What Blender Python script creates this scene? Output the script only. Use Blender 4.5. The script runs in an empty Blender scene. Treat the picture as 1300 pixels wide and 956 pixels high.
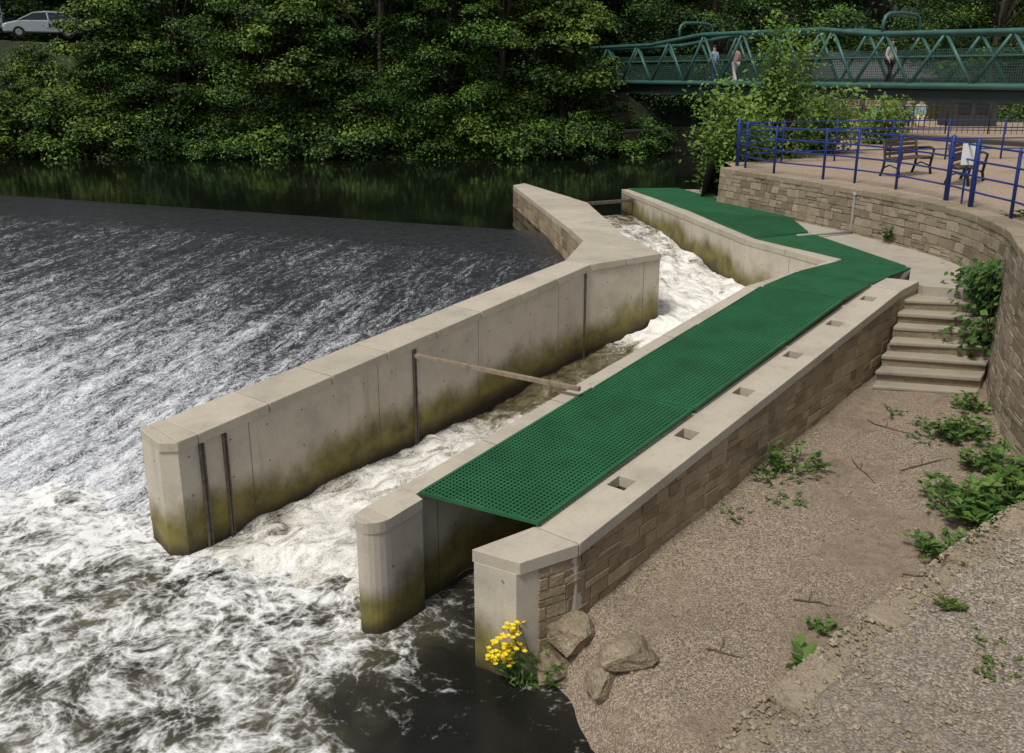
import bpy, bmesh, math, random
import numpy as np
from mathutils import Vector, noise as mn
random.seed(7); rng=np.random.default_rng(7)
sc=bpy.context.scene; col=sc.collection
H=5.6; P=math.radians(16.4); FP=1150.0
def at(px,py,z):
    u=(px-650)/FP; v=(433-py)/FP
    dy=math.cos(P)+v*math.sin(P); dz=-math.sin(P)+v*math.cos(P)
    k=(z-H)/dz
    return Vector((u*k,dy*k,z))
def V3(p,z): return Vector((p[0],p[1],z))
U=random.uniform
def sst(a,b,x):
    t=max(0,min(1,(x-a)/(b-a))); return t*t*(3-2*t)
ORD=['first','second','third','fourth','fifth','sixth','seventh','eighth','ninth','tenth','eleventh','twelfth','thirteenth','fourteenth','fifteenth','sixteenth','seventeenth','eighteenth','nineteenth','twentieth']
# ---------------------------------------------------------------- materials
class M:
    def __init__(s,name,rough=.8):
        s.m=bpy.data.materials.new(name); s.m.use_nodes=True
        s.nt=s.m.node_tree; s.p=s.nt.nodes['Principled BSDF']; s.p.inputs['Roughness'].default_value=rough
    def set(s,sock,v):
        if isinstance(v,bpy.types.NodeSocket): s.nt.links.new(v,sock)
        else:
            if sock.type=='RGBA' and isinstance(v,tuple) and len(v)==3: v=(*v,1)
            sock.default_value=v
    def n(s,t,ins=None,**pr):
        nd=s.nt.nodes.new('ShaderNode'+t)
        for k,v in pr.items(): setattr(nd,k,v)
        for k,v in (ins or {}).items(): s.set(nd.inputs[k],v)
        return nd
    def pos(s): return s.n('NewGeometry').outputs['Position']
    def obj(s): return s.n('TexCoord').outputs['Object']
    def uv(s): return s.n('TexCoord').outputs['UV']
    def sep(s,v): return s.n('SeparateXYZ',{0:v}).outputs
    def tint(s): return s.n('Attribute',attribute_name='tint').outputs['Fac']
    def scale(s,v,k): return s.n('VectorMath',{0:v,1:k},operation='MULTIPLY').outputs[0]
    def add(s,v,k): return s.n('VectorMath',{0:v,1:k},operation='ADD').outputs[0]
    def noise(s,v,sc_,det=4,ro=.55,di=0): return s.n('TexNoise',{'Vector':v,'Scale':sc_,'Detail':det,'Roughness':ro,'Distortion':di}).outputs['Fac']
    def noisec(s,v,sc_,det=2): return s.n('TexNoise',{'Vector':v,'Scale':sc_,'Detail':det}).outputs['Color']
    def ma(s,op,a,b=0.0): return s.n('Math',{0:a,1:b},operation=op).outputs[0]
    def ss(s,f,a,b,lo=0.0,hi=1.0): return s.n('MapRange',{0:f,1:a,2:b,3:lo,4:hi},interpolation_type='SMOOTHSTEP').outputs[0]
    def ramp(s,f,stops):
        nd=s.n('ValToRGB',{'Fac':f}); e=nd.color_ramp.elements
        while len(e)<len(stops): e.new(.5)
        for i,(p,c) in enumerate(stops): e[i].position=p; e[i].color=(*c,1)
        return nd.outputs['Color']
    def mix(s,f,a,b,mode='MIX'): return s.n('MixRGB',{'Fac':f,'Color1':a,'Color2':b},blend_type=mode).outputs['Color']
    def bump(s,h,st=.5,d=.02):
        s.set(s.p.inputs['Normal'],s.n('Bump',{'Height':h,'Strength':st,'Distance':d}).outputs[0])
    def col(s,c): s.set(s.p.inputs['Base Color'],c)
    def rough(s,c): s.set(s.p.inputs['Roughness'],c)
def plain(name,c,rough=.6,metal=0,var=.25,sc_=6,bump=0):
    m=M(name,rough); p=m.obj(); n=m.noise(p,sc_,3,.6)
    m.col(m.ramp(n,[(.25,tuple(x*(1-var) for x in c)),(.75,tuple(min(1,x*(1+var)) for x in c))]))
    m.p.inputs['Metallic'].default_value=metal
    if bump: m.bump(n,bump,.02)
    return m.m
def concrete(name,c,moss=False):
    m=M(name,.85); p=m.pos(); t=m.tint()
    n=m.noise(p,1.7,5,.68); f=m.noise(p,40,3,.6)
    base=m.ramp(n,[(.28,tuple(x*.78 for x in c)),(.5,c),(.75,tuple(min(1,x*1.12) for x in c))])
    base=m.mix(m.ss(f,.52,.72,0.,.35),base,tuple(x*.55 for x in c))
    st=m.noise(m.scale(p,(3.5,3.5,.35)),1.6,4,.6)
    base=m.mix(m.ss(st,.56,.78,0.,.38),base,tuple(x*.48 for x in (c[0],c[1]*.97,c[2]*.85)))
    base=m.mix(m.ss(t,0.,1.,.24,0.),base,tuple(x*.5 for x in c))
    h=m.ma('ADD',m.ma('MULTIPLY',f,.3),m.ma('MULTIPLY',n,.5))
    if moss:
        uv=m.uv(); o=m.sep(uv)
        hh=m.ma('ADD',o[1],m.ma('MULTIPLY',m.ma('SUBTRACT',m.noise(m.scale(p,(1,1,.6)),.9,5,.65),.5),1.3))
        k=m.ss(hh,.3,.8,1.,0.)
        mc=m.ramp(m.noise(p,2.4,5,.7),[(.3,(.045,.035,.009)),(.48,(.13,.107,.016)),(.72,(.23,.195,.035))])
        base=m.mix(m.ma('MULTIPLY',k,.94),base,mc)
        base=m.mix(m.ss(m.ma('ADD',o[1],m.ma('MULTIPLY',n,.25)),.12,.42,.95,0.),base,(.025,.018,.009))
        fu=m.ma('ABSOLUTE',m.ma('SUBTRACT',m.ma('FRACT',m.ma('DIVIDE',o[0],2.2)),.5))
        base=m.mix(m.ss(fu,.0,.006,.75,0.),base,(.05,.042,.03))
        cell=m.n('VectorMath',{0:m.n('VectorMath',{0:m.n('VectorMath',{0:uv,1:(.55,.5,1)},operation='DIVIDE').outputs[0]},operation='FRACTION').outputs[0],1:(.5,.5,0)},operation='SUBTRACT').outputs[0]
        cell=m.scale(cell,(.55,.5,0)); dd=m.n('VectorMath',{0:cell},operation='LENGTH').outputs['Value']
        base=m.mix(m.ss(dd,.012,.02,.7,0.),base,(.1,.085,.06))
    m.col(base); m.bump(h,.35,.02)
    return m.m
def stone(name,stops,weather=.5):
    m=M(name,.9); p=m.pos(); t=m.tint()
    n=m.noise(p,7,4,.65); f=m.noise(p,45,3,.65)
    v=m.ma('ADD',m.ma('MULTIPLY',t,.6),m.ma('MULTIPLY',n,.5))
    c=m.ramp(v,stops)
    c=m.mix(m.ss(f,.5,.72,0.,.5),c,(.08,.064,.042))
    c=m.mix(m.ss(m.noise(p,1.1,4,.7),.54,.74,0.,weather),c,(.07,.058,.035))
    m.col(c); m.bump(m.ma('ADD',n,m.ma('MULTIPLY',f,.5)),.8,.035)
    return m.m
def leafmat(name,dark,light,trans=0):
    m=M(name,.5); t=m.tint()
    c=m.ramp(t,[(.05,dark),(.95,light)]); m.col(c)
    m.p.inputs['Specular IOR Level'].default_value=.25
    if trans:
        tr=m.n('BsdfTranslucent',{'Color':c}); mx=m.n('MixShader',{0:trans,1:m.p.outputs[0],2:tr.outputs[0]})
        m.nt.links.new(mx.outputs[0],m.nt.nodes['Material Output'].inputs['Surface'])
    return m.m
MT={}
MT['concrete']=concrete('step_stone',(.34,.295,.225))
MT['wallcon']=concrete('stained_concrete',(.49,.437,.348),True)
MT['coping']=concrete('coping_stone',(.46,.408,.32))
MT['slab']=concrete('walkway_concrete',(.41,.365,.295))
MT['pstone']=stone('buff_masonry',[(.12,(.15,.108,.06)),(.4,(.27,.20,.117)),(.65,(.34,.26,.158)),(.95,(.43,.345,.23))],.4)
MT['rstone']=stone('tan_rubble',[(.12,(.145,.11,.07)),(.42,(.25,.198,.133)),(.68,(.32,.26,.18)),(.95,(.41,.345,.255))],.45)
MT['mortar']=plain('dark_mortar',(.095,.075,.052),.95,0,.4,8,.5)
MT['grate']=plain('green_plastic',(.016,.112,.041),.65,0,.25,2)
MT['blue']=plain('blue_paint',(.012,.034,.19),.4,0,.25,4)
MT['bgreen']=plain('bridge_paint',(.037,.11,.09),.45,0,.25,2)
MT['bmesh']=plain('mesh_infill',(.035,.08,.063),.7,0,.35,12)
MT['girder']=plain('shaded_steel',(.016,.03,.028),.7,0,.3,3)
MT['timber']=plain('weathered_timber',(.22,.17,.12),.8,0,.35,9,.3)
MT['steel']=plain('rusty_steel',(.11,.09,.068),.75,.1,.5,14,.3)
MT['black']=plain('black_iron_and_shade',(.012,.012,.013),.5,0,.3,6)
MT['slat']=plain('bench_slat',(.11,.07,.045),.7,0,.3,9)
MT['white']=plain('white_board',(.72,.73,.72),.5,0,.06,4)
MT['grey']=plain('grey_pipe',(.32,.31,.29),.6,0,.2,8)
MT['bark']=plain('bark',(.05,.04,.026),.95,0,.5,7,.8)
MT['twig']=plain('dry_twig',(.10,.07,.045),.9,0,.4,9)
MT['stem']=plain('green_stem',(.07,.13,.03),.7,0,.3,6)
MT['yellow']=plain('yellow_petal',(.80,.62,.02),.6,0,.18,30)
MT['skin']=plain('skin_tone',(.45,.27,.19),.6,0,.1,8)
for k,c in dict(sky=(.30,.42,.55),pink=(.50,.33,.30),pale=(.55,.52,.48),navy=(.03,.05,.16),denim=(.05,.075,.13),dark=(.02,.02,.024)).items(): MT['c_'+k]=plain('cloth_'+k,c,.85,0,.15,20)
MT['hair']=plain('brown_hair',(.045,.028,.016),.7,0,.3,20)
MT['carw']=plain('white_bodywork',(.70,.72,.74),.25,0,.04,1)
MT['cars']=plain('silver_bodywork',(.40,.43,.46),.25,.2,.05,1)
MT['card']=plain('dark_bodywork',(.03,.035,.045),.2,.2,.05,1)
MT['glass']=plain('dark_glass',(.02,.025,.03),.08,0,.2,1)
MT['tyre']=plain('tyre_rubber',(.015,.015,.015),.9,0,.2,5)
MT['lamp']=plain('lamp_glass',(.75,.75,.72),.15,0,.05,3)
MT['roof']=plain('grey_slate',(.10,.10,.105),.8,0,.3,5,.4)
MT['hut']=plain('dark_boards',(.04,.037,.034),.85,0,.3,6)
MT['lit']=plain('lit_window_amber',(.20,.13,.075),.5,0,.2,4)  # amber base colour stands in for light inside; panes don't emit
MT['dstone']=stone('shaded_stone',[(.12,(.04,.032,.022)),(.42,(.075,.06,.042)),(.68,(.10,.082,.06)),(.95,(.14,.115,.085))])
MT['leafA']=leafmat('leaf_mid',(.012,.033,.006),(.125,.228,.036))
MT['leafB']=leafmat('leaf_dark',(.010,.027,.006),(.088,.178,.035))
MT['leafC']=leafmat('leaf_yellowish',(.017,.039,.006),(.18,.27,.044))
MT['leafS']=leafmat('leaf_fresh',(.04,.10,.013),(.22,.35,.065),.3)
MT['leafW']=leafmat('weed_leaf',(.03,.075,.012),(.14,.24,.05),.2)
MT['leafI']=leafmat('ivy_leaf',(.018,.045,.009),(.11,.21,.045),.15)
MT['grass']=leafmat('grass_blade',(.04,.07,.014),(.16,.22,.05),.2)
m=M('rock',.9); p=m.pos(); n=m.noise(p,4,5,.7); f=m.noise(p,30,3,.7); m.col(m.mix(m.ss(f,.5,.7,0.,.5),m.ramp(n,[(.3,(.13,.10,.06)),(.5,(.28,.222,.145)),(.7,(.39,.325,.23))]),(.08,.064,.042))); m.bump(m.ma('ADD',n,m.ma('MULTIPLY',f,.4)),1.,.08); MT['rock']=m.m
def gravel(name,c1,c2,c3,sc_,soilmix=.8):
    m=M(name,.95); p=m.pos()
    v=m.n('TexVoronoi',{'Vector':m.add(p,m.scale(m.noisec(p,sc_*.6,1),(.02,.02,.02))),'Scale':sc_}); n=m.noise(p,1.1,5,.65); f=m.noise(p,90,2,.7)
    hue=m.sep(v.outputs['Color'])[0]
    c=m.ramp(m.ma('ADD',m.ma('MULTIPLY',hue,.8),m.ma('MULTIPLY',n,.4)),[(.2,c1),(.55,c2),(.95,c3)])
    c=m.mix(m.ss(v.outputs['Distance'],.42,.8,0.,.6),c,tuple(x*.35 for x in c1))
    soil=m.ramp(m.noise(p,9,4,.7),[(.3,tuple(x*.9 for x in c1)),(.7,c2)])
    c=m.mix(m.ss(m.noise(p,.55,4,.6),.46,.64,0.,soilmix),c,soil)
    c=m.mix(m.ss(m.noise(p,.9,5,.7),.53,.72,0.,.45),c,tuple(x*.55 for x in c1))
    m.col(c); m.bump(m.ma('ADD',m.ma('SUBTRACT',1.0,v.outputs['Distance']),m.ma('MULTIPLY',f,.6)),.75,.018)
    return m.m
MT['gravel']=gravel('beige_gravel',(.185,.132,.09),(.315,.243,.172),(.47,.39,.30),62)
MT['bank']=gravel('grey_gravel',(.17,.133,.097),(.30,.247,.19),(.49,.435,.36),50,.5)
MT['path']=gravel('sandy_path',(.32,.235,.165),(.43,.325,.235),(.50,.39,.29),40)
m=M('earth',.95); p=m.pos(); n=m.noise(p,1.2,4,.7); m.col(m.ramp(n,[(.3,(.010,.014,.005)),(.7,(.03,.045,.012))])); m.bump(n,.8,.2); MT['earth']=m.m
m=M('riverbed',.95); m.col(m.ramp(m.noise(m.pos(),1,3),[(.3,(.008,.008,.006)),(.7,(.02,.018,.012))])); MT['bed']=m.m
# water
m=M('still_water',.05); p=m.pos(); m.col((.006,.008,.005)); m.p.inputs['IOR'].default_value=1.33
h=m.ma('ADD',m.noise(m.scale(p,(1.2,.5,1)),1.5,3,.6),m.ma('MULTIPLY',m.noise(p,6,2),.25)); m.bump(h,.12,.06); MT['river']=m.m
m=M('weir_water',.25); uv=m.uv(); o=m.sep(uv); m.p.inputs['IOR'].default_value=1.33
wv=m.n('VectorMath',{0:uv,1:m.scale(m.noisec(m.scale(uv,(1.7,1.0,1)),1.7,3),(.32,.5,0))},operation='ADD').outputs[0]
a=m.noise(m.scale(wv,(2.2,.36,1)),1.1,5,.65); b=m.noise(m.scale(wv,(10,4.2,1)),1.0,4,.72); c=m.noise(m.scale(wv,(36,22,1)),1.,2,.7)
tot=m.ma('ADD',m.ma('ADD',m.ma('MULTIPLY',a,.75),m.ma('MULTIPLY',b,.85)),m.ma('MULTIPLY',c,.85))
tot=m.ma('ADD',tot,m.ss(o[1],.4,2.6,-.42,.0)); tot=m.ma('ADD',tot,m.ss(o[1],2.,14.,-.10,.24))
f=m.ss(tot,1.14,1.70)
m.col(m.mix(f,m.ramp(b,[(.3,(.013,.014,.015)),(.7,(.046,.048,.051))]),(.75,.765,.785)))
m.rough(m.ss(f,0.,1.,.2,.75)); m.bump(m.ma('ADD',m.ma('MULTIPLY',b,.7),m.ma('MULTIPLY',c,.35)),.5,.05); MT['weir']=m.m
m=M('pool_water',.1); p=m.pos(); o=m.sep(m.uv()); m.p.inputs['IOR'].default_value=1.33
dv=m.add(p,m.scale(m.noisec(p,1.1,3),(.9,.9,0)))
vo=m.n('TexVoronoi',{'Vector':dv,'Scale':2.8,'Smoothness':.5},feature='SMOOTH_F1').outputs['Distance']
v2=m.n('TexVoronoi',{'Vector':m.add(dv,m.scale(m.noisec(p,6,2),(.2,.2,0))),'Scale':9.},feature='F1').outputs['Distance']
v3=m.n('TexVoronoi',{'Vector':dv,'Scale':26.},feature='F1').outputs['Distance']
n1=m.noise(p,1.0,4,.65,.5); n2=m.noise(p,22,3,.7)
tot=m.ma('ADD',m.ma('ADD',m.ma('MULTIPLY',vo,.8),m.ma('MULTIPLY',v2,.8)),m.ma('ADD',m.ma('MULTIPLY',n1,.9),m.ma('MULTIPLY',n2,.75)))
tot=m.ma('ADD',tot,m.ma('MULTIPLY',v3,.4))
tot=m.ma('ADD',tot,m.ma('MULTIPLY',m.ma('SUBTRACT',o[0],1.0),1.0))
f=m.ss(tot,1.46,2.46)
deep=m.mix(m.ss(o[0],.25,.95),(.012,.012,.010),m.ramp(n1,[(.35,(.028,.027,.019)),(.62,(.115,.102,.064))]))
m.col(m.mix(f,deep,(.83,.83,.81))); m.rough(m.ss(f,0.,1.,.12,.8)); m.bump(m.ma('ADD',m.ma('MULTIPLY',f,.5),m.ma('MULTIPLY',n2,.4)),.4,.03); MT['pool']=m.m
m=M('rapid_water',.2); uv=m.uv(); p=m.pos(); o=m.sep(uv); m.p.inputs['IOR'].default_value=1.33
wv=m.n('VectorMath',{0:uv,1:m.scale(m.noisec(m.scale(uv,(1.2,.7,1)),1.5,3),(.8,.9,0))},operation='ADD').outputs[0]
a=m.noise(m.scale(wv,(2.4,.9,1)),1.2,4,.65,.5); b=m.noise(m.scale(wv,(9,4.,1)),1.,4,.7,.3); c=m.noise(p,34,2,.7)
tot=m.ma('ADD',m.ma('ADD',m.ma('MULTIPLY',a,1.2),m.ma('MULTIPLY',b,.95)),m.ma('MULTIPLY',c,.6))
tot=m.ma('ADD',tot,m.ma('MULTIPLY',m.ma('SUBTRACT',m.tint(),.5),.8))
f=m.ss(tot,1.15,1.86)
m.col(m.mix(f,m.ramp(b,[(.3,(.03,.026,.014)),(.55,(.145,.123,.068)),(.75,(.29,.255,.165))]),(.84,.825,.76)))
m.rough(m.ss(f,0.,1.,.12,.75)); m.bump(m.ma('ADD',m.ma('MULTIPLY',b,.8),m.ma('MULTIPLY',c,.4)),.6,.05); MT['rapid']=m.m
# ---------------------------------------------------------------- mesh helpers
class MB:
    def __init__(s): s.v=[];s.f=[];s.uv=[];s.t=[]
    def face(s,pts,uv=None,t=.5):
        i=len(s.v); s.v+=[tuple(p) for p in pts]; n=len(pts)
        s.f.append(tuple(range(i,i+n))); s.uv.append(uv or [(0,5)]*n); s.t.append(t)
    def idx(s,vs,fs,t=.5,uvs=None):
        i=len(s.v); s.v+=[tuple(p) for p in vs]
        for f in fs:
            s.f.append(tuple(i+k for k in f)); s.uv.append([uvs[k] for k in f] if uvs else [(0,5)]*len(f)); s.t.append(t)
    def hexa(s,b,tp,t=.5):
        s.idx(list(b)+list(tp),[(3,2,1,0),(4,5,6,7),(0,1,5,4),(1,2,6,5),(2,3,7,6),(3,0,4,7)],t)
    def box(s,c,sx,sy,sz,rz=0,t=.5):
        ca,sa=math.cos(rz),math.sin(rz); q=[]
        for a,b in ((-1,-1),(1,-1),(1,1),(-1,1)):
            x,y=a*sx/2,b*sy/2; q.append((c[0]+x*ca-y*sa,c[1]+x*sa+y*ca))
        s.hexa([(x,y,c[2]) for x,y in q],[(x,y,c[2]+sz) for x,y in q],t)
    def bar(s,p,q,w,h,t=.5):
        p=Vector(p);q=Vector(q); d=q-p; n=Vector((d.y,-d.x,0))
        if n.length<1e-6: n=Vector((1,0,0))
        n=n.normalized()*w/2; z=Vector((0,0,h))
        s.hexa([p-n-z,p+n-z,q+n-z,q-n-z],[p-n,p+n,q+n,q-n],t)
    def tube(s,pts,r,n=8,t=.5):
        pts=[Vector(p) for p in pts]; L=len(pts)
        if not isinstance(r,(list,tuple)): r=[r]*L
        vs=[];up=None
        for i,p in enumerate(pts):
            d=(pts[min(i+1,L-1)]-pts[max(i-1,0)]).normalized()
            if up is None: up=d.orthogonal().normalized()
            up=(up-d*up.dot(d)); up=up.normalized() if up.length>1e-5 else d.orthogonal().normalized()
            w=d.cross(up)
            for k in range(n):
                a=2*math.pi*k/n; vs.append(p+(up*math.cos(a)+w*math.sin(a))*r[i])
        fs=[(i*n+k,i*n+(k+1)%n,(i+1)*n+(k+1)%n,(i+1)*n+k) for i in range(L-1) for k in range(n)]
        fs+=[tuple(range(n-1,-1,-1)),tuple((L-1)*n+k for k in range(n))]
        s.idx(vs,fs,t)
    def prism(s,poly,z0,z1,t=.5):
        n=len(poly); s.idx([(x,y,z0) for x,y in poly]+[(x,y,z1) for x,y in poly],
          [tuple(range(n-1,-1,-1)),tuple(range(n,2*n))]+[(i,(i+1)%n,n+(i+1)%n,n+i) for i in range(n)],t)
    def build(s,name,mat,parent=None,smooth=False,bevel=0):
        me=bpy.data.meshes.new(name); me.from_pydata(s.v,[],s.f)
        ul=me.uv_layers.new(name='UVMap'); ul.data.foreach_set('uv',[c for f in s.uv for q in f for c in q])
        at_=me.attributes.new('tint','FLOAT','FACE'); at_.data.foreach_set('value',s.t)
        me.materials.append(mat)
        if smooth: me.polygons.foreach_set('use_smooth',[True]*len(s.f))
        me.update()
        o=bpy.data.objects.new(name,me); col.objects.link(o); o.parent=parent
        if bevel:
            b=o.modifiers.new('bevel','BEVEL'); b.width=bevel; b.segments=2; b.limit_method='ANGLE'; b.angle_limit=math.radians(40)
        return o
def tag(o,label=None,cat=None,group=None,kind=None):
    if label: o['label']=label
    if cat: o['category']=cat
    if group: o['group']=group
    if kind: o['kind']=kind
    return o
def empty(name,loc=(0,0,0),rz=0):
    o=bpy.data.objects.new(name,None); col.objects.link(o); o.location=loc; o.rotation_euler=(0,0,rz); o.empty_display_size=.2; return o
def copy_tree(o,parent=None):
    c=o.copy(); col.objects.link(c); c.parent=parent
    for ch in list(o.children): copy_tree(ch,c)
    return c
def struct(o,label,cat): return tag(o,label,cat,kind='structure')
class Path:
    def __init__(s,pts,sub=0):
        pts=[Vector((p[0],p[1])) for p in pts]
        if sub:
            q=[]; L=len(pts)
            for i in range(L-1):
                a=pts[max(i-1,0)];b=pts[i];c=pts[i+1];d=pts[min(i+2,L-1)]
                for k in range(sub):
                    t=k/sub; q.append(.5*((2*b)+(c-a)*t+(2*a-5*b+4*c-d)*t*t+(3*b-a-3*c+d)*t**3))
            pts=q+[pts[-1]]
        s.p=pts; s.c=[0]
        for i in range(len(pts)-1): s.c.append(s.c[-1]+(pts[i+1]-pts[i]).length)
        s.len=s.c[-1]
    def pos(s,d):
        i=0
        while i<len(s.p)-2 and s.c[i+1]<d: i+=1
        L=s.c[i+1]-s.c[i]; return s.p[i].lerp(s.p[i+1],(d-s.c[i])/L)
    def nor(s,d):
        t=(s.pos(min(d+.12,s.len))-s.pos(max(d-.12,0))).normalized(); return Vector((t.y,-t.x))
def masonry(mb,path,zb,zt,ch=.2,lmin=.25,lmax=.55,dep=.02,jit=.004,side=1,off=0,batter=0,zref=0,gap=.010,split=0):
    zlo=min(zb(path.len*k/20) for k in range(21)); zhi=max(zt(path.len*k/20) for k in range(21))
    z=zlo-U(0,ch)
    while z<zhi:
        h=ch*U(.75,1.3); s=-U(0,lmax)
        while s<path.len:
            l=U(lmin,lmax); sa=max(s,0)+gap/2; sb=min(s+l,path.len)-gap/2; s+=l
            if sb-sa<.05: continue
            parts=[(z,z+h)]
            if random.random()<split: m_=z+h*U(.4,.6); parts=[(z,m_),(m_,z+h)]
            for za,zc in parts:
                s0,s1=sa,sb; d=off+dep*U(.4,1.15)
                b0,b1=max(za,zb(s0)),max(za,zb(s1)); t0,t1=min(zc-gap,zt(s0)),min(zc-gap,zt(s1))
                if min(t0-b0,t1-b1)<.025: continue
                def P3(ss,zz,dd):
                    p=path.pos(ss)+path.nor(ss)*side*(dd-batter*(zz-zref)); return Vector((p.x,p.y,zz))
                J=lambda: U(-jit,jit)
                fr=[P3(s0+J(),b0+J(),d),P3(s1+J(),b1+J(),d),P3(s1+J(),t1+J(),d+J()),P3(s0+J(),t0+J(),d+J())]
                bk=[P3(s0,b0,off-.05),P3(s1,b1,off-.05),P3(s1,t1,off-.05),P3(s0,t0,off-.05)]
                mb.idx(fr+bk,[(0,1,2,3),(0,4,5,1),(1,5,6,2),(2,6,7,3),(3,7,4,0)],U(0,1))
        z+=h
def leaf_mesh(name,c,nrm,size,tint,mat,parent=None,asp=.55,tdir=None):
    N=len(c); nrm=nrm/np.linalg.norm(nrm,axis=1)[:,None]
    r=rng.normal(size=(N,3)) if tdir is None else tdir
    b=np.cross(nrm,r); b/=np.linalg.norm(b,axis=1)[:,None]+1e-9; t=np.cross(b,nrm)
    s=size[:,None]
    V=np.stack([c-t*s*.5,c+b*s*asp*.5-t*s*.05+nrm*s*.1,c+t*s*.5,c-b*s*asp*.5-t*s*.05+nrm*s*.1],1).reshape(-1,3)
    me=bpy.data.meshes.new(name); me.from_pydata(V.tolist(),[],np.arange(4*N).reshape(-1,4).tolist())
    a=me.attributes.new('tint','FLOAT','FACE'); a.data.foreach_set('value',np.clip(tint,0,1).astype(np.float32))
    me.materials.append(mat); o=bpy.data.objects.new(name,me); col.objects.link(o); o.parent=parent; return o
def clumps(cs,rs,per,sq=.6,upb=1.,lo=.14,hi=.26):
    C=[];Nn=[];S=[];T=[]
    for c,r in zip(cs,rs):
        k=int(per*U(.7,1.3)); d=rng.normal(size=(k,3)); d/=np.linalg.norm(d,axis=1)[:,None]
        rad=rng.random(k)**.5*(1+.22*rng.normal(size=k)); p=d*rad[:,None]*r*np.array([1.1,1.1,sq])
        p[:,2]-=.18*(p[:,0]**2+p[:,1]**2)/r
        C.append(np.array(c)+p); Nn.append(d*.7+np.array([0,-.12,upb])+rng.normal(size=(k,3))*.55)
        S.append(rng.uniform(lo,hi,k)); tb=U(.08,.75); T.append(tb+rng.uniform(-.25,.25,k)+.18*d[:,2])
    return np.concatenate(C),np.concatenate(Nn),np.concatenate(S),np.concatenate(T)
# ---------------------------------------------------------------- setting: ground, water
mb=MB(); S_=400
mb.face([(-S_,-S_,-1.6),(S_,-S_,-1.6),(S_,S_,-1.6),(-S_,S_,-1.6)]); struct(mb.build('ground',MT['bed']),'dark river bed and surrounding ground','ground')
ZU=1.66
mb=MB(); mb.face([V3(p,ZU) for p in [(1.3,22.9),(1.2,26.4),(5.5,26.4),(5.6,27.6),(8,34),(13,48),(22,62),(-60,62),(-60,48.2)]])
struct(mb.build('river',MT['river']),'dark still river above the weir','river')
B=Vector((1.0,23.0)); cd=Vector((-.925,.38)).normalized(); nd=Vector((-.38,-.925)).normalized()
cl=[Vector(p) for p in ((1.3,23.4),(1.5,18.6),(1.15,16.7),(-4.0,10.15),(-5,8.9))]
ct=[(p-B).dot(nd) for p in cl]; cu=[(p-B).dot(cd) for p in cl]
mb=MB(); NT_,NU=150,300; vs=[];uvs=[]
for i in range(NT_+1):
    t=-.35+14.6*i/NT_; ur=float(np.interp(t,ct,cu))
    tt=max(t,0); f=(tt*tt/(tt+1.8))/14*(15.8/14)
    for j in range(NU+1):
        u=ur+46*(j/NU)**1.5
        p=B+nd*t+cd*u
        am=.065*sst(1.0,4,t)
        z=ZU+.004-1.72*f+am*(mn.noise(Vector((p.x*1.5,p.y*1.1,0)))+.7*mn.noise(Vector((p.x*4,p.y*3,3))))+.02*mn.noise(Vector((p.x*.5,p.y*.5,1)))*sst(-.3,1,t)
        vs.append((p.x,p.y,z)); uvs.append((u,t))
W=NU+1
mb.idx(vs,[(i*W+j,(i+1)*W+j,(i+1)*W+j+1,i*W+j+1) for i in range(NT_) for j in range(NU)],.5,uvs)
struct(mb.build('weir',MT['weir'],smooth=True),'wide sloping weir face with broken white water','weir')
# pool
mb=MB(); vs=[];uvs=[]; x0,x1,y0,y1=-16.,1.6,4.,12.6; NX,NY=250,130
a_=at(520,790,0); b_=at(500,956,0); ln=Vector((b_.x-a_.x,b_.y-a_.y)).normalized()
for j in range(NY+1):
    for i in range(NX+1):
        x=x0+(x1-x0)*i/NX; y=y0+(y1-y0)*j/NY
        side=(x-a_.x)*(-ln.y)+(y-a_.y)*ln.x
        m_=1-sst(-1.4,.9,side+.5*mn.noise(Vector((x*1.3,y*1.3,0)))+.25*mn.noise(Vector((x*4,y*4,0))))*.75
        m_+=.2*mn.noise(Vector((x*.55,y*.55,8)))
        if y>9 and x>-1.6: m_=min(m_,.25)
        tw=(Vector((x,y))-B).dot(nd)
        m_+=.34*sst(15.6,13.4,tw)
        am=.022+.022*m_
        z=.02+am*(mn.noise(Vector((x*1.4,y*1.4,5)))*1.1+.6*mn.noise(Vector((x*3.6,y*3.6,2)))+.25*mn.noise(Vector((x*9,y*9,2))))
        vs.append((x,y,z)); uvs.append((m_,0))
W=NX+1; mb.idx(vs,[(j*W+i,j*W+i+1,(j+1)*W+i+1,(j+1)*W+i) for j in range(NY) for i in range(NX)],.5,uvs)
struct(mb.build('pool',MT['pool'],smooth=True),'foaming pool below the weir','water')
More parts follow.
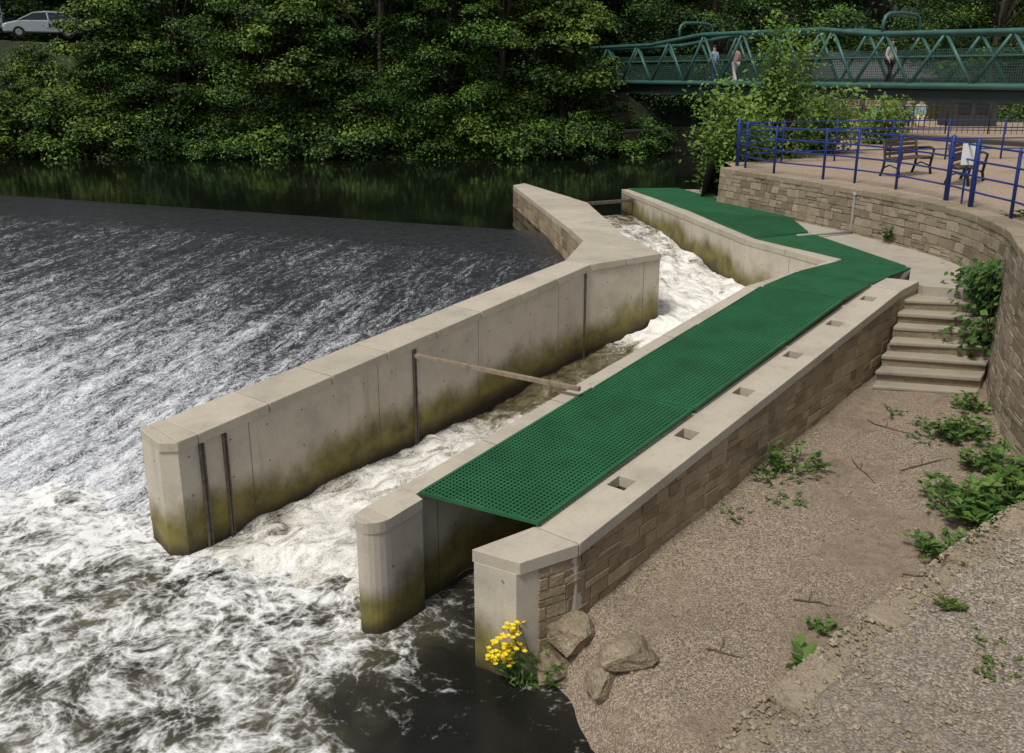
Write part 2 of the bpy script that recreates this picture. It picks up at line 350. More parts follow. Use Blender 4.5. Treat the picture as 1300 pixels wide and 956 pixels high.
# water rushing down the channel
E0=(-3.8,9.9);E1=(1.43,16.45);CC=(2.86,17.23)
L0=(-1.5,8.5);L1=(3.9,14.66);V3p=(5.9,16.5);V2=(4.9,18.8);V1=(3.3,27.4)
prs=[((1.1,26.45),(3.7,26.45),1.655,.35),((1.85,24.4),(4.1,24),1.57,.65),((2.25,19.3),(5.1,18.5),1.2,.92),((2.7,17.1),(6.1,16.2),.98,.95),((1.2,16.4),(4.2,14.4),.5,.9),((-1.5,13.1),(1.6,11.6),.25,.9),((-3.75,10.35),(-1.0,8.75),.05,.8),((-4.5,9.4),(-1.75,7.8),-.1,.75)]
mb=MB(); vs=[];uvs=[];tt=[]; rows=[]; dl=0; NC=40
for k in range(len(prs)-1):
    a,b=prs[k],prs[k+1]; l=((Vector(a[0])+Vector(a[1]))/2-(Vector(b[0])+Vector(b[1]))/2).length
    n=max(6,int(l/.07))
    for q in range(n+(k==len(prs)-2)):
        f=q/n; rows.append((Vector(a[0]).lerp(Vector(b[0]),f),Vector(a[1]).lerp(Vector(b[1]),f),a[2]+(b[2]-a[2])*f,a[3]+(b[3]-a[3])*f,dl+l*f,k+f))
    dl+=l
for r in rows:
    for c in range(NC+1):
        p=r[0].lerp(r[1],c/NC); am=(.10*sst(0,2.,r[5])+.015)*(1-.65*sst(5.9,6.9,r[5])); s_=r[4]; w_=c/NC*2.7
        z=r[2]+am*(mn.noise(Vector((w_*1.8,s_*1.0,0)))+.65*mn.noise(Vector((w_*3.6,s_*2.2,1)))+.4*mn.noise(Vector((w_*8,s_*5,1))))
        if 3<r[5]<5: z-=.10*(1-c/NC)
        vs.append((p.x,p.y,z)); uvs.append((w_,s_))
W=NC+1
for i in range(len(rows)-1):
    for c in range(NC):
        t=rows[i][3]; k=rows[i][5]; x=c/NC
        if 3.2<k<5.3: t-= .95*sst(.42,.06,x)*sst(.95,.2,abs(k-4.2))
        if k>5: t-=.3*sst(.22,.03,x)*sst(6.6,6,k)
        tt.append(t)
mb.idx(vs,[(i*W+c,i*W+c+1,(i+1)*W+c+1,(i+1)*W+c) for i in range(len(rows)-1) for c in range(NC)],.5,uvs); mb.t=tt
struct(mb.build('channel_water',MT['rapid'],smooth=True),'white water rushing down the fish pass channel','water')
# gravel bed
Rd=Vector((.655,.756)); Rn=Vector((.756,-.655)); R0=Vector((.45,7.9))
def gz(x,y):
    v=Vector((x,y))-R0; s=v.dot(Rd)
    b=.52+.5*max(0,min(1.1,s/8.0))
    f=sst(-.1,1.15,x*.95+(y-7)*.3+.12*mn.noise(Vector((x*1.5,y*1.5,9))))
    return -.5+(b+.5)*f+.05*mn.noise(Vector((x*.8,y*.8,0)))+.018*mn.noise(Vector((x*3,y*3,4)))+.012*mn.noise(Vector((x*8,y*8,4)))
mb=MB(); NX,NY=130,140; gx0,gx1,gy0,gy1=-1.2,8.4,3.5,14.6; vs=[];fs=[]
for j in range(NY+1):
    for i in range(NX+1):
        x=gx0+(gx1-gx0)*i/NX;y=gy0+(gy1-gy0)*j/NY; vs.append((x,y,gz(x,y)))
for j in range(NY):
    for i in range(NX):
        x=gx0+(gx1-gx0)*(i+.5)/NX;y=gy0+(gy1-gy0)*(j+.5)/NY; v=Vector((x,y))-R0
        if v.dot(Rn)>-.05 or (v.dot(Rd)<-.1 and gz(x,y)<-.1): fs.append((j*(NX+1)+i,j*(NX+1)+i+1,(j+1)*(NX+1)+i+1,(j+1)*(NX+1)+i))
mb.idx(vs,fs); struct(mb.build('gravel_ground',MT['gravel'],smooth=True),'beige gravel ground between the walls','ground')
RW=Path([(5.45,24.5),(6.5,22.0),(7.35,19.8),(7.95,17.7),(8.1,16.3),(7.85,14.6),(7.35,13.3),(6.9,12.2),(6.5,10.9),(6.3,9.5)],6)
ZP=3.2
plz=[]
for k in range(40):
    s=RW.len*k/39; p=RW.pos(s)-RW.nor(s)*.55; plz.append((p.x,p.y))
mb=MB(); mb.face([V3(p,ZP) for p in plz+[(70,8),(70,80),(22,80),(13,48),(9.5,38),(6.1,27)]][::-1])
struct(mb.build('path',MT['path']),'sandy riverside path above the stone wall','path')
pb=Path([(6.1,27.2),(9.5,38),(13,48),(22,80)])
KP=Path([(1.0,4.6),(2.44,6.1),(4.0,7.5),(5.56,8.85),(6.9,9.9)],5)
mb=MB(); ns=110; nw=70; vs=[]
for i in range(ns+1):
    s=KP.len*i/ns; p=KP.pos(s); n=KP.nor(s)
    for j in range(nw+1):
        d=.08+(.12*mn.noise(Vector((s*1.7,3,1)))+.09*mn.noise(Vector((s*5,7,1))))*(1-j/nw)+6*(j/nw)**1.6; q=p+n*d; vs.append((q.x,q.y,(.95 if j==0 else 1.045)+.10*max(d,0)+.03*mn.noise(Vector((q.x*2,q.y*2,0)))+.03*mn.noise(Vector((q.x*7,q.y*7,0)))+.014*mn.noise(Vector((q.x*18,q.y*18,0)))))
mb.idx(vs,[(i*(nw+1)+j,i*(nw+1)+j+1,(i+1)*(nw+1)+j+1,(i+1)*(nw+1)+j) for i in range(ns) for j in range(nw)])
struct(mb.build('bank',MT['bank'],smooth=True),'loose grey gravel bank beside the stone kerb','bank')
kt=empty('stone_kerb'); tag(kt,'worn low stone ledge edging the gravel bank at lower right','kerb')
s=0; mb=MB()
while s<KP.len-.2:
    l=U(.35,.95); e=min(s+l,KP.len); q=[]
    j0=U(-.05,.04)
    for ss,dd in ((s+.003,-.2+j0),(s+.003,.28),(e-.003,.28),(e-.003,-.2+j0)):
        p=KP.pos(ss)+KP.nor(ss)*(dd+U(-.03,.03)); q.append((p.x,p.y))
    zt=1.04+U(-.03,.02); mb.hexa([V3(p,.1) for p in q][::-1],[V3(p,zt+U(-.02,.02)) for p in q][::-1],U(.4,.75)); s=e
mb.build('kerb_stone',MT['rstone'],kt,bevel=.04)
mb=MB(); prof=[(0,-.5),(1.5,1.9),(4,3.2),(8,6.9),(9,7.4),(17,7.5),(24,10),(50,24),(90,30)]
xs=[-130+260*i/70 for i in range(71)]
vs=[]
for x in xs:
    yb=46.3+.5*math.sin(x*.4)+(0 if x<5 else (x-5)*1.15)
    for d,z in prof:
        k=1 if x<2 else max(.25,1-(x-2)*.08)
        zz=z*k if d<24 else z
        vs.append((x,yb+d,zz+.3*mn.noise(Vector((x*.5,d*.5,0)))))
n=len(prof); mb.idx(vs,[(i*n+j,(i+1)*n+j,(i+1)*n+j+1,i*n+j+1) for i in range(70) for j in range(n-1)])
struct(mb.build('hillside',MT['earth'],smooth=True),'wooded hillside across the river','hill')
# ---------------------------------------------------------------- fish pass walls
def strip_wall(pairs,zbot,name_body='wall',cop=.13,over=.03,clen=1.0,parent=None,slots=None,mat=None):
    mb=MB(); d=0
    for k in range(len(pairs)-1):
        a,b=pairs[k],pairs[k+1]; l=((Vector(a[0])+Vector(a[1])-Vector(b[0])-Vector(b[1]))/2).length
        for sd in (0,1):
            wa,wb=a[3+sd],b[3+sd]
            pts=[V3(a[sd],zbot),V3(b[sd],zbot),V3(b[sd],b[2]-cop+.004),V3(a[sd],a[2]-cop+.004)]
            uv=[(d,zbot-wa),(d+l,zbot-wb),(d+l,b[2]-cop-wb),(d,a[2]-cop-wa)]
            if sd==0: pts,uv=pts[::-1],uv[::-1]
            mb.face(pts,uv,1)
        mb.face([V3(a[0],a[2]-cop+.004),V3(a[1],a[2]-cop+.004),V3(b[1],b[2]-cop+.004),V3(b[0],b[2]-cop+.004)],[(d,2)]*4,1)
        d+=l
    for a,rev in ((pairs[0],False),(pairs[-1],True)):
        pts=[V3(a[0],zbot),V3(a[1],zbot),V3(a[1],a[2]-cop+.004),V3(a[0],a[2]-cop+.004)]
        uv=[(0,zbot-a[3]),(.4,zbot-a[4]),(.4,a[2]-cop-a[4]),(0,a[2]-cop-a[3])]
        if rev: pts,uv=pts[::-1],uv[::-1]
        mb.face(pts,uv,1)
    mb.build(name_body,mat or MT['wallcon'],parent)
    cb=MB()
    for k in range(len(pairs)-1):
        a,b=pairs[k],pairs[k+1]
        A0,A1,B0,B1=[Vector(q) for q in (a[0],a[1],b[0],b[1])]
        def ov(l,r):
            w=(r-l); w=w.normalized()*over if w.length>.05 else Vector((0,0)); return l-w,r+w
        A0,A1=ov(A0,A1);B0,B1=ov(B0,B1)
        l=((A0+A1-B0-B1)/2).length; n=max(1,round(l/clen)); g=.009/l
        def pt(f,w,z): return V3(A0.lerp(B0,f).lerp(A1.lerp(B1,f),w),a[2]+(b[2]-a[2])*f-z)
        def cell(f0,f1,w0,w1,t,dz=0):
            cb.hexa([pt(f0,w0,cop),pt(f0,w1,cop),pt(f1,w1,cop),pt(f1,w0,cop)],[pt(f0,w0,-dz),pt(f0,w1,-dz),pt(f1,w1,-dz),pt(f1,w0,-dz)],t)
        sl=[x for x in (slots or []) if x[0]==k]
        if sl:
            prev=0
            for _,f,w in sl:
                hf=.115/l; cell(prev+g,f-hf,0,1,U(.3,.9))
                cell(f-hf,f+hf,0,w-.2,.6); cell(f-hf,f+hf,w+.2,1,.6)
                prev=f+hf-g
                sb=MB(); q=[pt(f-hf-g,w-.22,cop-.008),pt(f-hf-g,w+.22,cop-.008),pt(f+hf+g,w+.22,cop-.008),pt(f+hf+g,w-.22,cop-.008)]; sb.face(q); sb.build('slot_shade',MT['black'],parent)  # black sheet on the slot floor, painting in the shade of the recess
            cell(prev+g,1-g,0,1,.6)
        else:
            for q in range(n):
                gg=g if n>1 or l>.5 else 0
                cell(q/n+gg,(q+1)/n-gg,0,1,U(.0,1.),U(-.004,.004))
    cb.build('coping',MT['coping'],parent,bevel=.012 if not slots else .006)
dirE=(Vector(E1)-Vector(E0)).normalized(); nE=Vector((-dirE.y,dirE.x))
def offE(p,d): q=Vector(p)+nE*d; return (q.x,q.y)
lw=empty('channel_wall'); tag(lw,'long angled concrete wall with coping between the weir and the white water channel','wall')
T=.62
Em=(Vector(E0)-dirE*.3); Eo=(Vector(E0)-dirE*.2)
pairsL=[(offE(Eo,T+.1),offE(Em,.18),1.5,-.05,-.05),(offE(Eo+dirE*.14,T+.1),offE(Vector(E0)-dirE*.16,.0),1.505,0,0),(offE(Vector(E0)+dirE*.1,T+.08),offE(Vector(E0)+dirE*.1,0),1.52,0,.02),
 (offE(E1,T-.1),E1,2.24,1.0,.5),((1.5,18.6),CC,2.3,1.0,.9),((1.3,20.2),(2.37,19.3),2.3,1.3,1.2),((.72,24),(2.0,24.4),2.3,1.5,1.55),((.05,28.4),(.38,28.9),2.3,1.6,1.6)]
strip_wall(pairsL,-1.2,'wall_body',parent=lw)
pth=Path([p[0] for p in pairsL]); zts=[p[2]-.13 for p in pairsL]
fz=lambda s: float(np.interp(s,pth.c,zts))
mb=MB(); masonry(mb,pth,lambda s: fz(s)-1.9,fz,.24,.3,.6,.03,.006,-1); mb.build('stone_facing',MT['pstone'],lw,bevel=.012)
def uchannel(s,z0,z1,w=.07,dp_=.05):
    mb=MB(); p=Vector(E0)+dirE*s; n=-nE
    for a,b,dp in ((-w,-w+.02,dp_),(w-.02,w,dp_),(-w+.02,w-.02,.012)):
        q=[p+dirE*a-n*.02,p+dirE*a+n*dp,p+dirE*b+n*dp,p+dirE*b-n*.02]
        mb.hexa([V3(v,z0) for v in q],[V3(v,z1) for v in q])
    mb.build('guide_channel',MT['steel'],lw)
uchannel(.14,-.3,1.38,.034,.03); uchannel(.46,-.3,1.41,.03,.03); uchannel(3.75,-.2,1.7,.03,.035); uchannel(8.25,.3,2.08,.022,.025)
# middle wall
mw=empty('channel_wall'); tag(mw,'narrow concrete wall with rounded nose carrying the left edge of the green grating','wall')
Ld=(Vector(L1)-Vector(L0)).normalized(); Ln=Vector((Ld.y,-Ld.x)); TW=.36
c0=Vector(L0)+Ln*TW/2; pm=[]
for k in range(7):
    a=k/6*math.pi/2; q=c0-Ld*math.cos(a)*.26; w=max(.02,TW/2*math.sin(a)); pm.append((tuple(q-Ln*w),tuple(q+Ln*w),1.31,0,0))
def offp(p,n,d): q=Vector(p)+n*d; return (q.x,q.y)
Vd=(Vector(V1)-Vector(V2)).normalized(); Vn=Vector((Vd.y,-Vd.x))
Ls=Vector(L0)+Ld*.44; Ls2=Vector(L0)+Ld*.47
zl=lambda s: 1.31+(2.235-1.31)*s/8.19
pm+=[(tuple(Ls),offp(Ls,Ln,TW),zl(.44),0,0),(tuple(Ls2),offp(Ls2,Ln,.22),zl(.47),0,0),(L1,offp(L1,Ln,.22),2.235,.5,.3),(V3p,(6.15,16.5),2.295,.95,.9)]
strip_wall(pm,-1.2,'wall_body',parent=mw,over=.012,clen=1.3)
uw=empty('channel_wall'); tag(uw,'mossy concrete wall along the upper channel beside the upper grating','wall')
pu=[((5.87,16.45),(6.15,16.62),2.295,.95,.9),(V2,offp(V2,Vn,.3),2.295,1.15,1.2),(V1,offp(V1,Vn,.3),2.295,1.62,1.6)]
strip_wall(pu,-1.2,'wall_body',parent=uw,over=.012,clen=1.4)
# outer wall
ow=empty('channel_wall'); tag(ow,'stone faced outer wall beside the gravel with six square slots in its coping','wall')
po=[((-.36,7.64),(.04,7.42),1.29,0,-.3),((.25,8.06),(.62,7.75),1.31,0,-2),((5.91,14.55),(6.25,14.25),2.26,0,-2),((6.25,15.05),(6.75,14.75),2.3,0,-2)]
slots=[(1,f,.42) for f in (.135,.29,.45,.615,.78,.93)]
strip_wall(po,-1.2,'wall_body',parent=ow,slots=slots,clen=1.2)
pth2b=Path([(.24,7.535),po[1][1],po[2][1],po[3][1]]); zz2=[1.165,1.18,2.13,2.17]; fz2b=lambda s: float(np.interp(s,pth2b.c,zz2))
mb=MB(); masonry(mb,pth2b,lambda s:-.5,fz2b,.15,.17,.42,.02,.006,1,split=.08); mb.build('stone_facing',MT['pstone'],ow,bevel=.008)
# walkway slab & grating
mb=MB(); poly=[(5.05,27.7),(6.72,21.6),(6.5,19.6),(7.08,15.8),(6.72,15.0),(6.8,14.6),(8.0,14.3),(8.35,16.4),(8.2,17.8),(7.6,19.9),(6.75,22.1),(5.75,24.5),(6.0,27.7)][::-1]
mb.prism(poly,-1.2,2.25); o=mb.build('walkway',MT['slab'],bevel=.01); struct(o,'pale concrete walkway under the curved stone wall','walkway')
def clip(poly,p,d):
    lo,hi=-1e9,1e9; n=len(poly)
    for i in range(n):
        a=Vector(poly[i][:2]);b=Vector(poly[(i+1)%n][:2]); e=(b-a).normalized(); nn=Vector((-e.y,e.x))
        num=(p-a).dot(nn); den=d.dot(nn)
        if abs(den)<1e-4:
            if num<0: return None
            continue
        t=-num/den
        if den>0: lo=max(lo,t)
        else: hi=min(hi,t)
    return (lo,hi) if hi-lo>.03 else None
def grating(poly,label,axis=None,pitch=.051):
    ar=sum(poly[i][0]*poly[(i+1)%len(poly)][1]-poly[(i+1)%len(poly)][0]*poly[i][1] for i in range(len(poly)))
    if ar<0: poly=poly[::-1]
    P0,P1,P2=[Vector(q) for q in poly[:3]]; nn=(P1-P0).cross(P2-P0)
    zf=lambda x,y: P0.z-(nn.x*(x-P0.x)+nn.y*(y-P0.y))/nn.z
    a=(axis or Vector((P1-P0)[:2])).normalized(); b=Vector((-a.y,a.x)); mb=MB()
    for d,e,sink in ((a,b,0),(b,a,.0015)):
        ks=[Vector(q[:2]).dot(e) for q in poly]; k=min(ks)+pitch*.5
        while k<max(ks)-.004:
            p=e*k+d*Vector(poly[0][:2]).dot(d); r=clip(poly,p,d)
            if r:
                q0=p+d*r[0];q1=p+d*r[1]; mb.bar((q0.x,q0.y,zf(*q0)-sink),(q1.x,q1.y,zf(*q1)-sink),.016,.04,.5)
            k+=pitch
    for i in range(len(poly)):
        q0,q1=poly[i],poly[(i+1)%len(poly)]; mb.bar((q0[0],q0[1],zf(q0[0],q0[1])+.002),(q1[0],q1[1],zf(q1[0],q1[1])+.002),.018,.04)
    o=mb.build('grating_panel',MT['grate']); tag(o,label,'grating','green grating panels')
A=Vector(L0)+Ld*.49+Ln*.25; Bq=Vector((.24,8.03))
Lq=Vector(L1)+Ln*.25; Rq=Vector((5.12,13.63))
def mz(f): return 1.372+(2.268-1.372)*f
labs=['long sloping green grating panel nearest the camera at the open pool end','second sloping green grating panel up from the pool end','third sloping green grating panel, beside the upper end of the slotted coping']
cut=[0,.40,.74,1.0]
for i in range(3):
    f0,f1=cut[i]+.0045,cut[i+1]-.0045
    a0,b0,a1,b1=A.lerp(Lq,f0),Bq.lerp(Rq,f0),A.lerp(Lq,f1),Bq.lerp(Rq,f1)
    grating([V3(a0,mz(f0)),V3(b0,mz(f0)),V3(b1,mz(f1)),V3(a1,mz(f1))],labs[i],axis=(Lq-A))
def flat(ps,z=2.318): return [V3(p,z) for p in ps]
grating([V3((4.15,14.56),2.272),V3((5.17,13.70),2.272),V3((5.89,14.52),2.316),V3((4.93,15.39),2.316)],'short green grating panel at the bend above the slotted wall')
grating(flat([(4.99,15.46),(5.95,14.6),(7.05,15.75),(6.12,16.46)]),'green grating panel in the corner at the top of the steps')
V1r,V2r=offp(V1,Vn,.2),offp(V2,Vn,.2); mid=(4.5,22.6)
grating(flat([(6.16,16.6),(7.04,15.93),(6.42,19.42),(V2r[0]+.03,V2r[1]-.08)]),'dark green grating panel narrowing beside the standpipe')
grating(flat([V2r,(6.44,19.6),(6.66,21.5),mid]),'green grating panel midway along the upper channel wall')
grating(flat([(mid[0],mid[1]+.14),(6.66,21.66),(5.0,27.5),V1r]),'farthest green grating panel by the river end of the channel')
# steps
TL=Vector((6.55,14.62)); BL=Vector((5.5,13.1)); Wv=Vector((1.45,-.34))
st=empty('stone_steps'); tag(st,'short flight of worn stone steps descending to the gravel','steps')
fw=(BL-TL).normalized()
for k in range(7):
    a=TL.lerp(BL,k/7); b=TL.lerp(BL,(k+1)/7+.02); z=2.25-(k+1)*.172
    back=a-(BL-TL)*.15; w=Wv
    q=[b-fw*.04,b+w-fw*.04,back+w,back]; mb=MB(); mb.hexa([V3(v,z-.6) for v in q],[V3(v,z-.07) for v in q],U(.1,.4)); mb.build('riser',MT['rstone'],st)  # riser stone darker than the tread: shade put into its colour
    q=[b+Vector((U(-.03,.03),U(-.03,.03))),b+w+Vector((U(-.03,.03),U(-.05,.05))),back+w,back]; mb=MB(); mb.hexa([V3(v,z-.068) for v in q],[V3(v,z+U(-.014,.014)) for v in q],U(.2,.9))
    mb.build('tread',MT['concrete'],st,bevel=.02)
# retaining wall
rw=empty('retaining_wall'); tag(rw,'curved rough stone retaining wall below the blue railing','wall')
mb=MB(); masonry(mb,RW,lambda s:.2,lambda s:ZP-.1,.155,.16,.44,.026,.008,1,0,.07,1.0,.011,split=.15); mb.build('stone_facing',MT['rstone'],rw,bevel=.01)
mb=MB(); n=60
for k in range(n):
    s0,s1=RW.len*k/n,RW.len*(k+1)/n
    def q(s,z,o): p=RW.pos(s)+RW.nor(s)*(o-.07*(z-1)); return V3(p,z)
    mb.face([q(s0,-.3,0),q(s1,-.3,0),q(s1,ZP-.06,0),q(s0,ZP-.06,0)]); mb.face([q(s0,ZP-.06,0),q(s1,ZP-.06,0),q(s1,ZP-.06,-.6),q(s0,ZP-.06,-.6)])
mb.build('core',MT['mortar'],rw)
mb=MB(); s=0
while s<RW.len-.1:
    l=U(.4,.8); e=min(s+l,RW.len); g=.005
    def q(s,z,o): p=RW.pos(s)+RW.nor(s)*(o-.07*(ZP-1)); return V3(p,z)
    zt=ZP+.02+U(-.01,.01); o1=.04+U(-.01,.01)
    mb.hexa([q(e-g,ZP-.12,o1),q(s+g,ZP-.12,o1),q(s+g,ZP-.12,-.42),q(e-g,ZP-.12,-.42)],[q(e-g,zt,o1),q(s+g,zt,o1),q(s+g,zt,-.42),q(e-g,zt,-.42)],U(.3,.8)); s=e
mb.build('coping',MT['rstone'],rw,bevel=.02)
bw=empty('river_wall'); tag(bw,'dark stone bank wall running upstream under the footbridge','wall')
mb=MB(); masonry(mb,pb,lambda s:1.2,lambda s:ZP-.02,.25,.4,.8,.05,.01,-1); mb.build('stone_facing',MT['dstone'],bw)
mb=MB()
for i in range(len(pb.p)-1): mb.face([V3(pb.p[i],-1),V3(pb.p[i+1],-1),V3(pb.p[i+1],ZP-.01),V3(pb.p[i],ZP-.01)])
mb.face([V3((5.2,27.4),-1),V3((6.1,27.2),-1),V3((6.1,27.2),ZP-.01),V3((5.3,25),ZP-.01)])
mb.build('core',MT['mortar'],bw)
# ---------------------------------------------------------------- railings
def rail_fence(name,posfn,ss,z,label,hs,pr,rr,mat,thick=(),smp=.3,bal=0):
    t=empty(name); tag(t,label,'railing')
    for i,s in enumerate(ss):
        p=posfn(s); mb=MB(); r=pr*(1.6 if i in thick else 1); hh=hs[-1]+(.1 if i in thick else .03)
        mb.tube([V3(p,z-.05),V3(p,z+hh),V3(p,z+hh+r*.8)],[r,r,r*.3],8); mb.build('post',mat,t,True)
    n=max(2,int((ss[-1]-ss[0])/smp))
    for h in hs:
        mb=MB(); mb.tube([V3(posfn(ss[0]+(ss[-1]-ss[0])*k/n),z+h) for k in range(n+1)],rr,6); mb.build('rail',mat,t,True)
    if bal:
        k=int((ss[-1]-ss[0])/bal)
        for i in range(k): mb=MB(); p=posfn(ss[0]+bal*(i+.5)); mb.tube([V3(p,z),V3(p,z+hs[-1])],.012,5); mb.build('baluster',mat,t)
    return t
FPth=Path([(6.15,25.1),(6.6,23.0),(7.75,21.3),(8.35,19.8),(8.62,18.0),(8.6,16.6),(8.62,15.4),(8.3,14.2),(7.9,13.0)],6)
ss=[0,.55,2.1,3.6,4.5,5.8,7.6,8.6,10.0,11.5,13]
ss=[x for x in ss if x<FPth.len-.1]
rail_fence('railing',FPth.pos,ss,ZP+.02,'bright blue tubular railing along the top of the curved stone wall',[.28,.56,.84,1.12],.032,.02,MT['blue'],thick=(0,6,7))
bp=Path([(6.15,25.1),(8.0,26.2),(12,27),(18,27.5),(26,27)],4)
rail_fence('railing',bp.pos,[k*1.75 for k in range(12)],ZP+.005,'straight blue railing running behind the benches',[.3,.6,.9,1.12],.028,.018,MT['blue'])
bk=Path([(15,40),(20,39),(34,38)],3)
rail_fence('railing',bk.pos,[k*1.7 for k in range(11)],ZP,'black upright railing in shade under the footbridge',[.15,1.1],.03,.02,MT['black'],bal=.22)
sg=empty('notice_sign',(8.66,17.5,ZP)); tag(sg,'small white notice board fixed to blue railing','sign')
mb=MB(); mb.box((0,-.04,.75),.26,.015,.4,-.15); mb.build('board',MT['white'],sg)
mb=MB(); mb.tube([(0,0,0),(0,0,1.2)],.02,6); mb.build('post',MT['blue'],sg)
def bench(loc,rz,label):
    t=empty('park_bench',loc,rz); tag(t,label,'bench','benches on the riverside path')
    for sx in (-.72,.72):
        mb=MB()
        mb.tube([(sx,-.28,0),(sx,-.24,.2),(sx,-.27,.42),(sx,-.3,.62),(sx,-.2,.66),(sx,.12,.63)],.032,6)
        mb.tube([(sx,.22,0),(sx,.16,.2),(sx,.14,.42),(sx,.22,.9)],.032,6); mb.tube([(sx,-.27,.41),(sx,0,.38),(sx,.15,.41)],.032,6)
        mb.tube([(sx,-.24,.2),(sx,0,.28),(sx,.16,.2)],.02,6)
        mb.build('end_frame',MT['black'],t,True)
    mb=MB()
    for k in range(5): mb.box((0,-.26+k*.095,.42),1.5,.07,.028)
    mb.build('seat',MT['slat'],t)
    mb=MB()
    for k in range(4):
        y=.155+k*.022; z=.5+k*.1; mb.box((0,y,z),1.5,.025,.075)
    mb.build('backrest',MT['slat'],t); return t
bench(at(1148,222,ZP),.65,'dark iron bench behind the railing, left of the two benches'); bench(at(1222,232,ZP),.9,'dark iron bench by the white notice board, right of the two benches')
def barobj(name,p,q,w,mat,label,cat):
    mb=MB(); mb.bar(p,q,w,w); tag(mb.build(name,mat,bevel=.006),label,cat)
barobj('cross_beam',at(528,449,1.76),at(736,491,1.84),.06,MT['timber'],'thin timber beam spanning the lower white water channel','beam')
barobj('cross_beam',(1.55,25.5,2.12),(3.6,26.3,2.16),.09,MT['steel'],'dark beam spanning the upstream mouth of the channel','beam')
sp=empty('standpipe'); tag(sp,'thin grey standpipe rising beside the stone wall','pipe')
b_=at(1080,296,2.25); mb=MB(); mb.tube([b_,b_+Vector((0,0,.82)),b_+Vector((0,0,.85))],[.03,.03,.045],8); mb.build('upright',MT['grey'],sp); mb=MB(); mb.tube([b_+Vector((0,0,.84)),b_+Vector((0,0,.9))],[.05,.03],8); mb.build('cap',MT['grey'],sp)
mb=MB(); a_=at(1012,299,2.33); mb.tube([a_,b_+Vector((.0,-.08,.04))],.028,7); tag(mb.build('loose_pipe',MT['grey'],smooth=True),'grey pipe lying across the concrete walkway','pipe')
# ---------------------------------------------------------------- rocks, pebbles, twigs
def gl(px,py,z=.6):
    p=at(px,py,z)
    for _ in range(6): p=at(px,py,gz(p.x,p.y))
    return p
def rock(loc,r,sq,label,seed):
    rs=random.Random(seed); bm=bmesh.new()
    for i in range(26):
        a=rs.uniform(0,6.28); zz=rs.uniform(-1,1); w=math.sqrt(1-zz*zz); k=rs.uniform(.82,1.08)
        bm.verts.new((math.cos(a)*w*r*k*1.2,math.sin(a)*w*r*k*.95,max(min(zz,.8),-.8)*r*k*sq))
    bmesh.ops.convex_hull(bm,input=bm.verts)
    bmesh.ops.delete(bm,geom=[v for v in bm.verts if not v.link_faces],context='VERTS')
    bmesh.ops.subdivide_edges(bm,edges=bm.edges[:],cuts=3,use_grid_fill=True)
    bmesh.ops.recalc_face_normals(bm,faces=bm.faces)
    sd=Vector((seed,seed*2,0))
    for v in bm.verts: v.co*=1+.13*mn.noise(v.co*5/r*.3+sd)+.10*mn.noise(v.co*9/r*.4+sd)
    me=bpy.data.meshes.new('boulder'); bm.to_mesh(me); bm.free(); me.materials.append(MT['rock'])
    o=bpy.data.objects.new('boulder',me); col.objects.link(o); o.location=loc; o.rotation_euler=(0,0,seed*.7)
    tag(o,label,'rock'); return o
for i,(px,py,dz,r,l) in enumerate([(720,808,.10,.34,'large brown boulder leaning against the foot of the outer wall'),(730,764,.04,.2,'small brown stone between the outer wall and the large boulder'),(800,838,.06,.25,'pale angular boulder on the gravel, right of the large boulder'),(765,866,.04,.2,'low pale stone at the water edge in front of the boulders'),(700,852,.08,.24,'dark wet boulder beside the yellow flowers')]):
    q=gl(px,py); q.z=max(q.z,0)+dz; rock(q,r,.8,l,i+3)
mb=MB()
def peb(c,r,t):
    q=[Vector((math.cos(a)*U(.7,1.3),math.sin(a)*U(.7,1.3),U(-.2,.2)))*r for a in (0,1.57,3.14,4.71)]
    mb.idx([c+v for v in q]+[c+Vector((0,0,r*.8)),c-Vector((0,0,r))],[(0,1,4),(1,2,4),(2,3,4),(3,0,4),(1,0,5),(2,1,5),(3,2,5),(0,3,5)],t)
for i in range(7500):
    x=U(.3,7);y=U(4.5,13.2)
    if (Vector((x,y))-R0).dot(Rn)<.1: continue
    z=gz(x,y)
    if z<.02 or (y>11 and random.random()<.6): continue
    r=.006+.022*random.random()**4; peb(Vector((x,y,z+r*.3)),r,U(.2,.9))
for i in range(7500):
    s=U(0,KP.len); d=-.2+3.6*random.random()**1.7; q=KP.pos(s)+KP.nor(s)*d; r=.008+.03*random.random()**4; peb(Vector((q.x,q.y,1.05+.09*max(d,0)+r*.2)),r,U(.3,1))
tag(mb.build('pebbles',MT['rstone']),'loose pebbles scattered over the gravel ground','pebbles',kind='stuff')
tw=[(1100,545,60,20),(1140,605,70,-12),(1010,748,50,8),(960,600,40,-15),(1150,720,55,6),(900,800,45,14),(1080,590,30,25)]
tw_l=['bare dry twig on the bare soil near the steps','long dry twig pointing at the weeds by the wall','thin dry twig lying in the middle of the gravel','short dry twig left of the weed patch','dark twig lying close to the stone kerb','thin twig on the gravel nearest the boulders','short steep twig beside the weed patch']
for i,(px,py,dx,dy) in enumerate(tw):
    z=.75; a=at(px,py,z);b=at(px+dx,py+dy,z); pts=[]
    for k in range(6):
        q=a.lerp(b,k/5)+Vector((U(-.02,.02),U(-.02,.02),0)); q.z=gz(q.x,q.y)+.012; pts.append(q)
    mb=MB(); mb.tube(pts,[.009,.009,.008,.007,.005,.003],5); q=pts[2]; mb.tube([q,q+Vector((.06,.1,.03)),q+Vector((.09,.2,.02))],[.005,.004,.002],5)
    tag(mb.build('twig',MT['twig']),tw_l[i],'twig')
